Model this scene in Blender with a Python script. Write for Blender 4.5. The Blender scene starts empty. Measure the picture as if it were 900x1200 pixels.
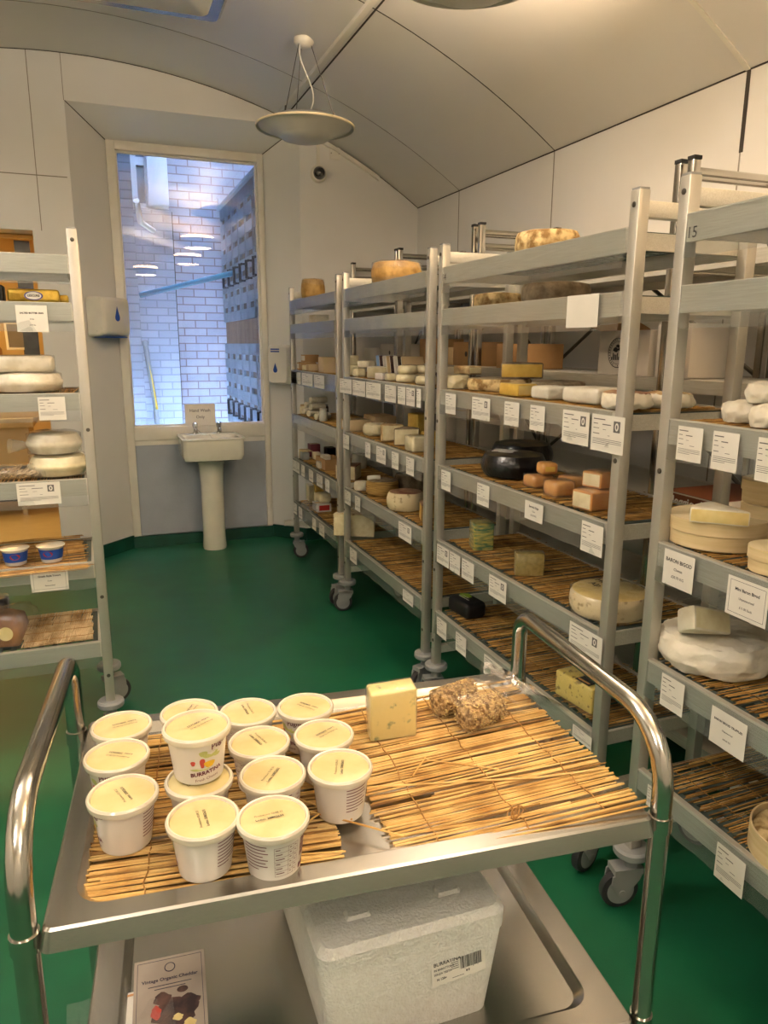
import bpy, bmesh, math, random
from mathutils import Vector, Matrix, noise
PI = math.pi
R_ = math.radians
scn = bpy.context.scene
COL = scn.collection
rnd = random.Random(7)

# ---------------------------------------------------------------- materials
def lin(h):
    h = h.lstrip('#'); o = []
    for i in (0, 2, 4):
        c = int(h[i:i+2], 16) / 255
        o.append(c / 12.92 if c <= .04045 else ((c + .055) / 1.055) ** 2.4)
    return (*o, 1)

MATS = {}
def mat(name, col, rough=.5, metal=0, col2=None, scale=8, stretch=(1, 1, 1), bump=0, bscale=40, coat=0, spec=.5, sub=0,
        detail=4, ramp=(.35, .65), emit=0, aniso=0):
    if name in MATS: return MATS[name]
    m = bpy.data.materials.new(name); m.use_nodes = True
    nt = m.node_tree; N = nt.nodes; L = nt.links
    b = N['Principled BSDF']
    b.inputs['Roughness'].default_value = rough
    b.inputs['Metallic'].default_value = metal
    b.inputs['Coat Weight'].default_value = coat
    b.inputs['Specular IOR Level'].default_value = spec
    if sub:
        b.inputs['Subsurface Weight'].default_value = sub
        b.inputs['Subsurface Radius'].default_value = (.02, .012, .006)
    tc = N.new('ShaderNodeTexCoord'); mp = N.new('ShaderNodeMapping')
    mp.inputs['Scale'].default_value = stretch
    L.new(tc.outputs['Object'], mp.inputs['Vector'])
    nz = N.new('ShaderNodeTexNoise'); nz.inputs['Scale'].default_value = scale; nz.inputs['Detail'].default_value = detail
    L.new(mp.outputs['Vector'], nz.inputs['Vector'])
    rp = N.new('ShaderNodeValToRGB')
    rp.color_ramp.elements[0].position = ramp[0]; rp.color_ramp.elements[1].position = ramp[1]
    c2 = lin(col2) if col2 else tuple(x * .93 for x in lin(col)[:3]) + (1,)
    rp.color_ramp.elements[0].color = c2
    rp.color_ramp.elements[1].color = lin(col)
    L.new(nz.outputs['Fac'], rp.inputs['Fac'])
    L.new(rp.outputs['Color'], b.inputs['Base Color'])
    if bump:
        n2 = N.new('ShaderNodeTexNoise'); n2.inputs['Scale'].default_value = bscale; n2.inputs['Detail'].default_value = 5
        L.new(mp.outputs['Vector'], n2.inputs['Vector'])
        bp = N.new('ShaderNodeBump'); bp.inputs['Strength'].default_value = bump; bp.inputs['Distance'].default_value = .01
        L.new(n2.outputs['Fac'], bp.inputs['Height']); L.new(bp.outputs['Normal'], b.inputs['Normal'])
    if emit:
        b.inputs['Emission Color'].default_value = lin(col); b.inputs['Emission Strength'].default_value = emit
    MATS[name] = m
    return m

def film(name, tint='#ffffff', clear=.75, rough=.15, bump=.6, bscale=30, white='#e8e8e4', diff=.0, gloss=.55):
    """clear crinkled plastic: see-through mixed with gloss and a little milky diffuse"""
    if name in MATS: return MATS[name]
    m = bpy.data.materials.new(name); m.use_nodes = True
    nt = m.node_tree; N = nt.nodes; L = nt.links
    for n in list(N): N.remove(n)
    out = N.new('ShaderNodeOutputMaterial')
    tr = N.new('ShaderNodeBsdfTransparent'); tr.inputs['Color'].default_value = lin(tint)
    gl = N.new('ShaderNodeBsdfGlossy'); gl.inputs['Roughness'].default_value = rough; gl.inputs['Color'].default_value = (.9, .9, .9, 1)
    df = N.new('ShaderNodeBsdfDiffuse'); df.inputs['Color'].default_value = lin(white)
    fr = N.new('ShaderNodeFresnel'); ge = N.new('ShaderNodeNewGeometry'); mm = N.new('ShaderNodeMath'); mm.operation = 'MULTIPLY_ADD'
    mm.inputs[1].default_value = 1 / 1.5 - 1.5; mm.inputs[2].default_value = 1.5; L.new(ge.outputs['Backfacing'], mm.inputs[0]); L.new(mm.outputs[0], fr.inputs['IOR'])
    if bump:
        tc = N.new('ShaderNodeTexCoord'); nz = N.new('ShaderNodeTexNoise'); nz.inputs['Scale'].default_value = bscale; nz.inputs['Detail'].default_value = 3
        L.new(tc.outputs['Object'], nz.inputs['Vector'])
        bp = N.new('ShaderNodeBump'); bp.inputs['Strength'].default_value = bump; bp.inputs['Distance'].default_value = .01
        L.new(nz.outputs['Fac'], bp.inputs['Height'])
        L.new(bp.outputs['Normal'], gl.inputs['Normal']); L.new(bp.outputs['Normal'], fr.inputs['Normal'])
    m1 = N.new('ShaderNodeMixShader'); m1.inputs[0].default_value = diff
    L.new(tr.outputs[0], m1.inputs[1]); L.new(df.outputs[0], m1.inputs[2])
    m2 = N.new('ShaderNodeMixShader')
    ad = N.new('ShaderNodeMath'); ad.operation = 'MULTIPLY_ADD'; ad.inputs[1].default_value = gloss; ad.inputs[2].default_value = 0.0; ad.use_clamp = True
    L.new(fr.outputs[0], ad.inputs[0]); L.new(ad.outputs[0], m2.inputs[0])
    L.new(m1.outputs[0], m2.inputs[1]); L.new(gl.outputs[0], m2.inputs[2])
    L.new(m2.outputs[0], out.inputs['Surface'])
    MATS[name] = m
    return m

mat('alu', '#bab7ad', .4, .5, scale=9, col2='#b2afa5')
mat('alu_rail', '#d0cec4', .42, .35, col2='#c2bfb3', scale=40, stretch=(.3, 8, 8))
mat('steel', '#bebbb4', .27, 1, col2='#b0ada6', scale=3, bump=.008, bscale=200)
mat('steel_tube', '#c4c0b8', .16, 1, col2='#b6b2aa', scale=20)
mat('chrome', '#c8c4bc', .2, 1)
mat('deck_plastic', '#4c5a55', .6, col2='#3d4a46')
mat('black_rubber', '#26262a', .6)
mat('grey_plastic', '#8b8d8c', .5)
mat('black', '#161618', .4)
mat('bolt', '#6a665e', .35, 1)
mat('wall', '#dbdad6', .28, bump=.02, bscale=3, col2='#d6d4cf', scale=1.2)
mat('ceil', '#d6d3cc', .32, bump=.03, bscale=2, col2='#d0cdc6', scale=.8)
mat('seam', '#8a8478', .7)
mat('seam_dark', '#3b342c', .9)
mat('trim_white', '#dcd8cc', .35)
mat('panel_grey', '#9fa6b0', .5, bump=.1, bscale=60)
mat('skirt', '#0f4a3a', .45, col2='#0b3b2e')
mat('ceramic', '#dcdacb', .15, coat=.5)
mat('white_plastic', '#dddad0', .3)
mat('blue', '#1d4ea8', .35)
mat('dark_glass', '#0b0b10', .08, coat=1)
mat('paper', '#e4e0d6', .6)
mat('ink', '#2d2a2c', .7)
mat('ink_soft', '#6e6a68', .8)
mat('straw', '#e2bc72', .5, col2='#a8772e', scale=14, stretch=(1, 1, 1), detail=6, ramp=(.3, .62))
mat('straw_dark', '#c79a52', .55, col2='#7e5622', scale=12, ramp=(.3, .66))
mat('straw_pale', '#d9c29a', .6, col2='#8d6f45', scale=16, ramp=(.3, .62))
mat('straw_light', '#ecca84', .45, col2='#b98c40', scale=14, ramp=(.3, .62)); mat('straw_brown', '#b0853f', .55, col2='#6e4a1a', scale=14, ramp=(.35, .7))
mat('straw_dim', '#96703a', .6, col2='#563a18', scale=12, ramp=(.35, .7))
TONES = {'straw': ['straw', 'straw_light', 'straw_brown'], 'straw_dark': ['straw_dark', 'straw', 'straw_dim']}
mat('twine', '#9a6f34', .8)
# cheeses
mat('rind_grey', '#9a8a70', .85, col2='#6b5a42', scale=26, bump=.6, bscale=60)
mat('rind_tan', '#cdb58a', .8, col2='#94764a', scale=22, bump=.5, bscale=50)
mat('rind_gold', '#c09a56', .6, col2='#8f6a30', scale=20, bump=.35, bscale=50)
mat('rind_mould', '#d8bf8a', .8, col2='#8a6a3a', scale=30, bump=.7, bscale=45, ramp=(.38, .56))
mat('rind_white', '#e6dfcc', .6, col2='#cfc4a8', scale=20, bump=.3, bscale=40)
mat('rind_red', '#7a4a36', .5, col2='#a98a6a', scale=20, bump=.2)
mat('paste', '#e2cd8c', .5, col2='#d6bd78', scale=30, bump=.15)
mat('paste_pale', '#e6dcb8', .5, col2='#d8cba0', scale=30, bump=.15)
mat('paste_yellow', '#dcb958', .45, col2='#cda544', scale=26, bump=.15)
mat('paste_orange', '#c88444', .35, col2='#d8a460', scale=18, bump=.2, coat=.4)
mat('blue_vein', '#e0ce88', .35, col2='#8f966e', scale=42, ramp=(.33, .40), bump=.15, coat=.5)
mat('sage', '#b8a84e', .35, col2='#2f6a44', scale=20, stretch=(1, 1, 5), ramp=(.4, .58), coat=.5, bump=.1)
mat('herb_tan', '#a8924e', .4, col2='#8b7838', scale=60, coat=.5)
mat('speckle', '#d8c46a', .4, col2='#8a7430', scale=55, ramp=(.34, .42), coat=.4)
mat('wax_black', '#17161a', .28, col2='#0c0c0e', coat=.4, bump=.25, bscale=80)
mat('wax_top', '#6f6448', .5, col2='#24221e', scale=14)
mat('basket', '#b8924a', .8, col2='#7d5e2a', scale=30, stretch=(.4, .4, 6), bump=.5, bscale=30)
mat('spotted', '#d0c09a', .65, col2='#8a7452', scale=34, ramp=(.28, .4), bump=.2)
mat('paper_wrap', '#e8e2d2', .55, col2='#dcd4c0', scale=14, bump=.7, bscale=22)
mat('paper_wax', '#ddd2b0', .4, col2='#cfc29c', scale=14, bump=.7, bscale=24)
mat('wood_thin', '#dcc79c', .55, col2='#cfb888', scale=6, stretch=(1, 1, 14))
mat('wood_top', '#e0cfa8', .5, col2='#d6c398', scale=5, stretch=(1, 12, 1))
mat('card_brown', '#a98456', .75, col2='#9d794d')
mat('card_pale', '#c9b088', .75, col2='#bea57c')
mat('card_white', '#cfc9bf', .65)
mat('card_red', '#6a1f2c', .5)
mat('flaky', '#d6b47c', .6, col2='#7e5c30', scale=120, ramp=(.4, .6), bump=1, bscale=160)
mat('gold_foil', '#e0bc50', .28, .5, col2='#b08a2c', scale=20, bump=.6, bscale=40)
mat('cream', '#d6c896', .2, col2='#ccbc86', scale=20, coat=.6)
mat('tub_rim', '#dcd4c0', .22, coat=.5)
mat('tub_body', '#dcd6cc', .28, coat=.4)
mat('maroon', '#6b2a3a', .6)
mat('foam', '#e3e2dc', .75, bump=.5, bscale=220, col2='#dcdad2', scale=90)
mat('booklet', '#b0a394', .35, col2='#9c8d80', coat=.4)
mat('booklet_dark', '#3a2a2c', .4, col2='#6a4a40', scale=40, coat=.4)
mat('red', '#b02a24', .5)
mat('green_label', '#7fa028', .5)
mat('yellow', '#e0b428', .5)
mat('teal', '#1a8ea0', .4)
mat('bread', '#9c6a38', .7, col2='#6e4420', scale=12, bump=.4)
mat('clear_jar', '#c8c8bc', .15, coat=.6)
film('film', clear=.7, rough=.16, bump=.45, bscale=34, diff=.05, gloss=1)
film('film_milky', clear=.6, rough=.22, bump=.5, bscale=20, diff=.22, gloss=.9)
film('strip', tint='#f4f6f6', clear=.6, rough=.22, bump=.3, bscale=12, diff=.05, gloss=1)
film('film_clear', rough=.1, bump=.3, bscale=26, diff=.03, gloss=1.1)
film('glass', clear=1, rough=.0, bump=0, gloss=1)

# ---------------------------------------------------------------- mesh builder
class MB:
    def __init__(s): s.v = []; s.f = []; s.m = []
    def add(s, vs, fs, mi=0):
        o = len(s.v); s.v += [tuple(v) for v in vs]
        s.f += [tuple(i + o for i in f) for f in fs]; s.m += [mi] * len(fs); return s
    def box(s, c, d, rz=0, mi=0, mat4=None):
        x, y, z = (q / 2 for q in d); cs, sn = math.cos(rz), math.sin(rz); vs = []
        for k in (-1, 1):
            for (a, b) in ((-1, -1), (1, -1), (1, 1), (-1, 1)):
                p = Vector((a * x, b * y, k * z))
                if mat4 is not None: p = mat4 @ p
                vs.append((c[0] + p.x * cs - p.y * sn, c[1] + p.x * sn + p.y * cs, c[2] + p.z))
        return s.add(vs, [(3, 2, 1, 0), (4, 5, 6, 7), (0, 1, 5, 4), (1, 2, 6, 5), (2, 3, 7, 6), (3, 0, 4, 7)], mi)
    def b2(s, x0, x1, y0, y1, z0, z1, mi=0):
        return s.box(((x0 + x1) / 2, (y0 + y1) / 2, (z0 + z1) / 2), (abs(x1 - x0), abs(y1 - y0), abs(z1 - z0)), 0, mi)
    def loft(s, rings, close=True, cap=True, mi=0, caps_mi=None):
        n = len(rings[0]); o = len(s.v)
        for r in rings: s.v += [tuple(p) for p in r]
        for k in range(len(rings) - 1):
            for i in range(n if close else n - 1):
                j = (i + 1) % n
                s.f.append((o + k * n + i, o + k * n + j, o + (k + 1) * n + j, o + (k + 1) * n + i)); s.m.append(mi)
        if cap:
            cm = mi if caps_mi is None else caps_mi
            s.f.append(tuple(o + i for i in range(n))[::-1]); s.m.append(cm)
            s.f.append(tuple(o + (len(rings) - 1) * n + i for i in range(n))); s.m.append(cm)
        return s
    def lathe(s, prof, c=(0, 0, 0), n=32, mi=0, cap=True, caps_mi=None):
        rings = [[(c[0] + r * math.cos(2 * PI * i / n), c[1] + r * math.sin(2 * PI * i / n), c[2] + z) for i in range(n)] for r, z in prof]
        return s.loft(rings, True, cap, mi, caps_mi)
    def tube(s, path, r, n=10, mi=0, cap=True):
        P = [Vector(p) for p in path]; rings = []; up = None
        for i, p in enumerate(P):
            t = (P[min(i + 1, len(P) - 1)] - P[max(i - 1, 0)]).normalized()
            if up is None:
                up = Vector((0, 0, 1)) if abs(t.z) < .9 else Vector((1, 0, 0))
            a = t.cross(up).normalized(); b = a.cross(t).normalized(); up = b
            rr = r[i] if isinstance(r, (list, tuple)) else r
            rings.append([p + a * rr * math.cos(2 * PI * k / n) + b * rr * math.sin(2 * PI * k / n) for k in range(n)])
        return s.loft(rings, True, cap, mi)
    def prism(s, poly, z0, z1, mi=0, side=None):
        n = len(poly); o = len(s.v)
        s.v += [(x, y, z0) for x, y in poly] + [(x, y, z1) for x, y in poly]
        s.f.append(tuple(o + i for i in range(n))[::-1]); s.m.append(mi)
        s.f.append(tuple(o + n + i for i in range(n))); s.m.append(mi)
        for i in range(n):
            j = (i + 1) % n; s.f.append((o + i, o + j, o + n + j, o + n + i)); s.m.append(mi if side is None else side[i])
        return s
    def jitter(s, amp, sc, seed=0):
        s.v = [tuple(Vector(p) + noise.noise_vector(Vector(p) * sc + Vector((seed, seed * 1.7, 0))) * amp) for p in s.v]; return s
    def xf(s, M):
        s.v = [tuple(M @ Vector(p)) for p in s.v]; return s
    def build(s, name, mats, parent=None, smooth=True, bevel=0, seg=2, sub=0, ang=35):
        me = bpy.data.meshes.new(name); me.from_pydata(s.v, [], s.f)
        if not isinstance(mats, (list, tuple)): mats = [mats]
        for m in mats: me.materials.append(MATS[m] if isinstance(m, str) else m)
        me.polygons.foreach_set('material_index', s.m)
        bm = bmesh.new(); bm.from_mesh(me)
        bmesh.ops.recalc_face_normals(bm, faces=bm.faces)
        if bevel:
            eds = [e for e in bm.edges if len(e.link_faces) == 2 and e.calc_face_angle(0) > .6]
            bmesh.ops.bevel(bm, geom=eds, offset=bevel, segments=seg, profile=.5, affect='EDGES', clamp_overlap=True)
        bm.to_mesh(me); bm.free()
        if smooth:
            me.polygons.foreach_set('use_smooth', [True] * len(me.polygons))
            me.set_sharp_from_angle(angle=R_(ang))
        o = bpy.data.objects.new(name, me); COL.objects.link(o)
        if parent: o.parent = parent
        if sub:
            md = o.modifiers.new('s', 'SUBSURF'); md.levels = sub; md.render_levels = sub
        return o

def tag(o, label, cat, group=None, kind=None):
    o['label'] = label; o['category'] = cat
    if group: o['group'] = group
    if kind: o['kind'] = kind
    return o
def struct(o):
    o['kind'] = 'structure'; return o
def thing(name, label, cat, loc=(0, 0, 0), rz=0, group=None):
    o = bpy.data.objects.new(name, None); COL.objects.link(o); o.location = loc; o.rotation_euler = (0, 0, rz)
    o.empty_display_size = .05
    return tag(o, label, cat, group)
def copy_tree(o, parent=None):
    c = o.copy(); COL.objects.link(c)
    if parent: c.parent = parent
    for ch in [x for x in bpy.data.objects if x.parent == o]: copy_tree(ch, c)
    return c

def rrect(L, W, r, z, n=6, cx=0, cy=0):
    pts = []
    for (sx, sy, a0) in ((1, 1, 0), (-1, 1, 90), (-1, -1, 180), (1, -1, 270)):
        for k in range(n + 1):
            a = R_(a0 + 90 * k / n)
            pts.append((cx + sx * (L / 2 - r) + r * math.cos(a), cy + sy * (W / 2 - r) + r * math.sin(a), z))
    return pts

_tx = {}
def text_mesh(s, size, align='LEFT', bold=0.0):
    """flat text in the XY plane, returned as (verts, faces)"""
    k = (s, size, align, bold)
    if k in _tx: return _tx[k]
    cu = bpy.data.curves.new('t', 'FONT'); cu.body = s; cu.size = size; cu.align_x = align; cu.resolution_u = 2; cu.offset = bold
    ob = bpy.data.objects.new('t', cu); COL.objects.link(ob)
    dg = bpy.context.evaluated_depsgraph_get(); dg.update()
    me = bpy.data.meshes.new_from_object(ob.evaluated_get(dg))
    vs = [tuple(v.co) for v in me.vertices]; fs = [tuple(p.vertices) for p in me.polygons]
    bpy.data.objects.remove(ob); bpy.data.curves.remove(cu); bpy.data.meshes.remove(me)
    _tx[k] = (vs, fs); return _tx[k]
def put_text(mb, s, size, x, y, z=0, align='LEFT', rot=0, mi=0, bold=0.0):
    vs, fs = text_mesh(s, size, align, bold); c, n = math.cos(rot), math.sin(rot)
    mb.add([(x + a * c - b * n, y + a * n + b * c, z) for a, b, _ in vs], fs, mi)

# ---------------------------------------------------------------- straw mats
def straw_mat(name, label, loc, rz, L, W, n, m='straw', seed=0, group=None, thick=.0035, strings=3, ragged=.03, gaps=0):
    """sticks run along local x, laid out along local y"""
    rg = random.Random(seed); t = thing(name, label, 'straw mat', loc, rz, group)
    mb = MB()
    for i in range(n):
        y = -W / 2 + W * (i + rg.random() * .8) / n
        x0 = -L / 2 + rg.uniform(-ragged, ragged * .4) * (rg.random() ** 2); x1 = L / 2 - rg.uniform(-ragged, ragged * .4) * (rg.random() ** 2)
        if rg.random() < .12: x1 -= rg.random() * L * .4
        if rg.random() < .12: x0 += rg.random() * L * .4
        dy = rg.gauss(0, .0055); r = thick * rg.uniform(.28, .6); z = thick * .6 + rg.random() * thick * 1.3
        if rg.random() < .03: dy = rg.gauss(0, .03); z = thick * 2.2
        pts = [(x0, y, z), (x0 + (x1 - x0) * .35, y + dy * .5 + rg.gauss(0, .001), z + rg.gauss(0, .0006)), (x0 + (x1 - x0) * .7, y + dy + rg.gauss(0, .001), z), (x1, y + dy * 1.2, z + rg.gauss(0, .0008))]
        mb.tube(pts, r, 5, mi=rg.choice((0, 0, 0, 1, 1, 2)))
    mb.build('stalks', TONES[m], t)
    st = MB()
    for k in range(strings):
        x = -L / 2 + L * (k + .5) / strings
        pts = [(x + rg.gauss(0, .002), -W / 2 + W * j / 24, thick * 1.9 + (.0012 if j % 2 else -.0006)) for j in range(25)]
        st.tube(pts, .0011, 5)
    st.build('binding_twine', 'twine', t)
    return t

# ---------------------------------------------------------------- room
ARC_R = 4.28
def arc(x): return 3.37 - (ARC_R - math.sqrt(ARC_R ** 2 - x * x))
XW = 2.45; YE = 5.65; YW = 5.9; YB = -2.6

b = MB(); b.b2(-XW - .1, XW + .1, YB - .1, 6.05, -.1, 0)
fl = struct(b.build('floor', mat('floor', '#14794f', .33, col2='#0e6a43', scale=5, bump=.12, bscale=260, ramp=(.3, .7)), smooth=False)) if False else None
mat('floor', '#15603f', .4, col2='#0d4f33', scale=3.5, bump=.1, bscale=260, ramp=(.3, .7), detail=8)
fl = struct(b.build('floor', 'floor', smooth=False))
b = MB(); b.b2(XW, XW + .1, YB, 6.0, 0, arc(XW) + .02); struct(b.build('wall_right', 'wall', smooth=False))
b = MB(); b.b2(-XW - .1, -XW, YB, 5.9, 0, arc(XW) + .02); struct(b.build('wall_left', 'wall', smooth=False))
b = MB(); b.b2(-XW, XW, YB - .1, YB, 0, 3.4); struct(b.build('wall_front', 'wall', smooth=False))
# vaulted ceiling
b = MB(); n = 48; xs = [-XW - .1 + (2 * XW + .2) * i / n for i in range(n + 1)]
rings = []
for y in (YB - .1, 0, 2, 4, 5.95):
    rings.append([(x, y, arc(x)) for x in xs] + [(x, y, arc(x) + .1) for x in reversed(xs)])
b.loft(rings); struct(b.build('ceiling', 'ceil'))

# end wall: pieces around the doorway and the splayed window recess, one mesh
DX0, DX1, DZ = -2.1, -.315, 2.28          # doorway
RX0, RX1, RZ = -.055, 1.505, 3.09         # recess mouth
FX0, FX1, FZ = .185, 1.285, 2.935         # window frame outline
def wall_piece(mb, x0, x1, z0, top=None, y0=YE, y1=YW):
    k = 12; xs = [x0 + (x1 - x0) * i / k for i in range(k + 1)]
    poly = [(x, (arc(x) + .02) if top is None else top) for x in xs]
    ring0 = [(x0, y0, z0), (x1, y0, z0)] + [(x, y0, z) for x, z in reversed(poly)]
    ring1 = [(x, y1, z) for x, _, z in ring0]
    mb.loft([ring0, ring1])
b = MB()
wall_piece(b, -XW, DX0, 0); wall_piece(b, DX0, DX1, DZ)
wall_piece(b, RX1, XW, 0); wall_piece(b, RX0, RX1, RZ)
# pillar between door and recess, splayed
wall_piece(b, DX1, RX0, 0)
b.prism([(RX0, YE), (FX0, YW), (RX0, YW)], 0, RZ)
b.prism([(RX1, YE), (RX1, YW), (FX1, YW)], 0, RZ)
q = [(RX0, YE, RZ), (RX1, YE, RZ), (RX1, YW, RZ), (RX0, YW, RZ), (FX0, YW, FZ), (FX1, YW, FZ)]
b.add(q, [(0, 1, 5, 4), (0, 4, 3), (1, 2, 5), (3, 4, 5, 2), (0, 3, 2, 1)])
struct(b.build('wall_end', 'wall', smooth=False))
# closing above the window behind the lintel
b = MB(); b.b2(-.3, 1.6, YW, YW + .12, FZ, 3.6); b.b2(-.3, FX0, YW, YW + .12, 0, FZ); b.b2(FX1, 1.6, YW, YW + .12, 0, FZ); b.b2(-.3, 1.6, YW + .06, YW + .12, 0, .84)
struct(b.build('wall_window_surround', 'wall', smooth=False))
# lower grey panel
b = MB(); b.b2(FX0 + .05, FX1 - .04, YW + .005, YW + .06, .09, .795); struct(b.build('wall_panel_under_window', 'panel_grey', smooth=False))
b = MB(); b.b2(FX0 + .04, FX1 - .03, YW - .005, YW + .03, .795, .835); struct(b.build('trim_1', 'trim_white', smooth=False))
# window frame and pane
GX0, GX1, GZ0, GZ1 = .243, 1.24, .935, 2.875
wf = MB(); y0, y1 = YW - .02, YW + .06
wf.b2(FX0, GX0, y0, y1, .0, FZ); wf.b2(GX1, FX1, y0, y1, .0, FZ); wf.b2(GX0, GX1, y0, y1, GZ1, FZ); wf.b2(GX0, GX1, y0, y1, .835, GZ0)
win = struct(wf.build('window_1', 'trim_white', bevel=.003))
wb = MB(); e = .014
for (a, c_, d, f_) in ((GX0, GX0 + e, GZ0, GZ1), (GX1 - e, GX1, GZ0, GZ1), (GX0 + e, GX1 - e, GZ1 - e, GZ1), (GX0 + e, GX1 - e, GZ0, GZ0 + e)): wb.b2(a, c_, YW + .01, YW + .035, d, f_)
wb.build('glazing_bead', 'trim_white', win, smooth=False)
pn = MB(); pn.b2(GX0 + .005, GX1 - .005, YW + .02, YW + .026, GZ0 + .005, GZ1 - .005); pn.build('window_pane', 'glass', win, smooth=False)
# skirtings
def strip_xy(p, q, z0, z1, t, mb):
    d = Vector((q[0] - p[0], q[1] - p[1], 0)); L = d.length; a = math.atan2(d.y, d.x)
    mb.box(((p[0] + q[0]) / 2, (p[1] + q[1]) / 2, (z0 + z1) / 2), (L, t, z1 - z0), a)
b = MB(); strip_xy((DX1, YE - .008), (RX0, YE - .008), 0, .1, .012, b); strip_xy((RX0, YE - .008), (FX0, YW - .02), 0, .1, .014, b)
strip_xy((FX0, YW - .03), (FX1, YW - .03), 0, .09, .016, b); strip_xy((FX1, YW - .02), (RX1, YE - .008), 0, .1, .014, b); strip_xy((RX1, YE - .008), (XW, YE - .008), 0, .1, .012, b)
struct(b.build('baseboard_end', 'skirt', smooth=False))
b = MB(); b.b2(XW - .012, XW, YB, YE, 0, .1); struct(b.build('baseboard_right', 'skirt', smooth=False))
b = MB(); b.b2(-XW, -XW + .012, YB, YE, 0, .1); struct(b.build('baseboard_left', 'skirt', smooth=False))
# panel seams: real joint strips
def arc_strip(y, w, dz, m, name, x0=-XW, x1=XW):
    mb = MB(); k = 40; a = [x0 + (x1 - x0) * i / k for i in range(k + 1)]
    ring = lambda yy: [(x, yy, arc(x) - dz) for x in a] + [(x, yy, arc(x) + .01) for x in reversed(a)]
    mb.loft([ring(y - w / 2), ring(y + w / 2)]); return struct(mb.build(name, m))
arc_strip(4.93, .005, .0015, 'seam', 'trim_2'); arc_strip(3.77, .006, .0015, 'seam_dark', 'trim_3'); arc_strip(2.45, .022, .006, 'trim_white', 'trim_4'); arc_strip(1.2, .006, .0015, 'seam', 'trim_5')
arc_strip(YE - .002, .006, .003, 'seam_dark', 'trim_6')
b = MB()
for x in (1.36,): b.b2(x - .018, x + .018, 3.2, YE, arc(x) - .016, arc(x) + .02)
struct(b.build('trim_7', 'trim_white', bevel=.004))
b = MB(); b.b2(1.395, 1.402, -1, YE, arc(1.4) - .004, arc(1.4) + .01); struct(b.build('trim_8', 'seam_dark', smooth=False))
b = MB()
for y in (1.2, 3.77, 4.93): b.b2(XW - .002, XW, y - .003, y + .003, .1, arc(XW))
b.b2(XW - .002, XW, 2.447, 2.453, .1, 2.3); struct(b.build('trim_9', 'seam', smooth=False))
b = MB(); b.b2(XW - .003, XW, 2.437, 2.455, 2.3, arc(XW)); b.b2(XW - .003, XW, -2, YE, arc(XW) - .006, arc(XW)); struct(b.build('trim_10', 'seam_dark', smooth=False))
b = MB(); b.b2(-.06, -.056, YE - .0015, YE, RZ, arc(0)); b.b2(-.3, DX1 + .24, YE - .0015, YE, 2.62, 2.626)
b.b2(-.262, -.257, YE - .0015, YE, 2.28, arc(-.26)); b.b2(-2.1, -.262, YE - .0015, YE, 2.62, 2.626); struct(b.build('trim_11', 'seam', smooth=False))
# dark mitre joints of the recess lining
b = MB(); b.tube([(RX0 + .002, YE, RZ), (FX0, YW - .003, FZ)], .003, 6); b.tube([(RX1 - .002, YE, RZ), (FX1, YW - .003, FZ)], .003, 6); struct(b.build('trim_12', 'seam_dark'))
# trunking that follows the vault on the end wall
mb = MB(); a = [1.5 + .62 * i / 10 for i in range(11)]
r0 = [(x, YE - .03, arc(x) - .012) for x in a] + [(x, YE - .03, arc(x) - .04) for x in reversed(a)]
mb.loft([r0, [(x, YE, z) for x, _, z in r0]]); struct(mb.build('trim_13', 'trim_white'))
# boxed pipe at the right of the window
b = MB(); b.b2(1.34, 1.50, YE + .06, YE + .09, .12, .16); struct(b.build('trim_14', 'trim_white', smooth=False))

# ---------------------------------------------------------------- room beyond the doorway
mat('cream_floor', '#c9b888', .5); mat('yellow_wall', '#dcc088', .6); mat('brown_dark', '#3c2e22', .6); mat('counter', '#c2b48e', .45)
b = MB(); b.b2(-2.6, -.3, 6.05, 9.2, -.1, 0); b.b2(-2.1, -.315, 5.9, 6.05, -.02, .001); struct(b.build('floor_beyond', 'cream_floor', smooth=False))
b = MB(); b.b2(-2.6, -.25, 9.1, 9.2, 0, 2.8); b.b2(-2.7, -2.6, 5.9, 9.2, 0, 2.8); b.b2(-.31, -.2, 5.9, 9.2, 0, 2.8); b.b2(-2.7, -.2, 5.9, 9.2, 2.7, 2.8); b.b2(-2.6, -2.1, 5.85, 5.95, 0, 2.8); b.b2(-2.2, -.3, 5.85, 5.95, 2.28, 2.8)
struct(b.build('wall_beyond', 'yellow_wall', smooth=False))
t = thing('shop_counter', 'cream fronted counter with dark plinth seen through the doorway behind the left rack', 'counter', (-1.1, 7.6, 0))
b = MB(); b.b2(-1.2, .55, -.3, .4, .82, .9); b.build('worktop', 'counter', t, bevel=.005)
b = MB(); b.b2(-1.15, .5, -.22, .35, .35, .82); b.build('front_panel', 'counter', t, smooth=False)
b = MB(); b.b2(-1.1, .45, -.1, .3, .12, .35); b.build('plinth', 'brown_dark', t, smooth=False)
for x in (-1.0, .4):
    b = MB(); b.b2(x - .02, x + .02, -.18, -.14, 0, .35); b.build('leg', 'chrome', t)
b = MB(); b.b2(-.1, .1, -.01, .01, -.13, .13); b.b2(-.08, .08, -.014, -.009, -.11, .11, 1)
o = b.build('picture_frame', ['paper', 'ink_soft']); o.location = (-.66, 7.9, 1.62); o.rotation_euler = (R_(-15), 0, R_(12)); tag(o, 'small framed board leaning in the yellow shop room beyond the doorway', 'frame')
b = MB(); b.b2(-.2, .2, -.12, .12, 0, .18); b.b2(-.18, .18, -.1, .1, .18, .24)
o = tag(b.build('carton_on_counter', 'card_white', bevel=.01), 'pale carton standing on the shop counter beyond the doorway', 'box'); o.location = (-1.25, 7.72, .9)
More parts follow.
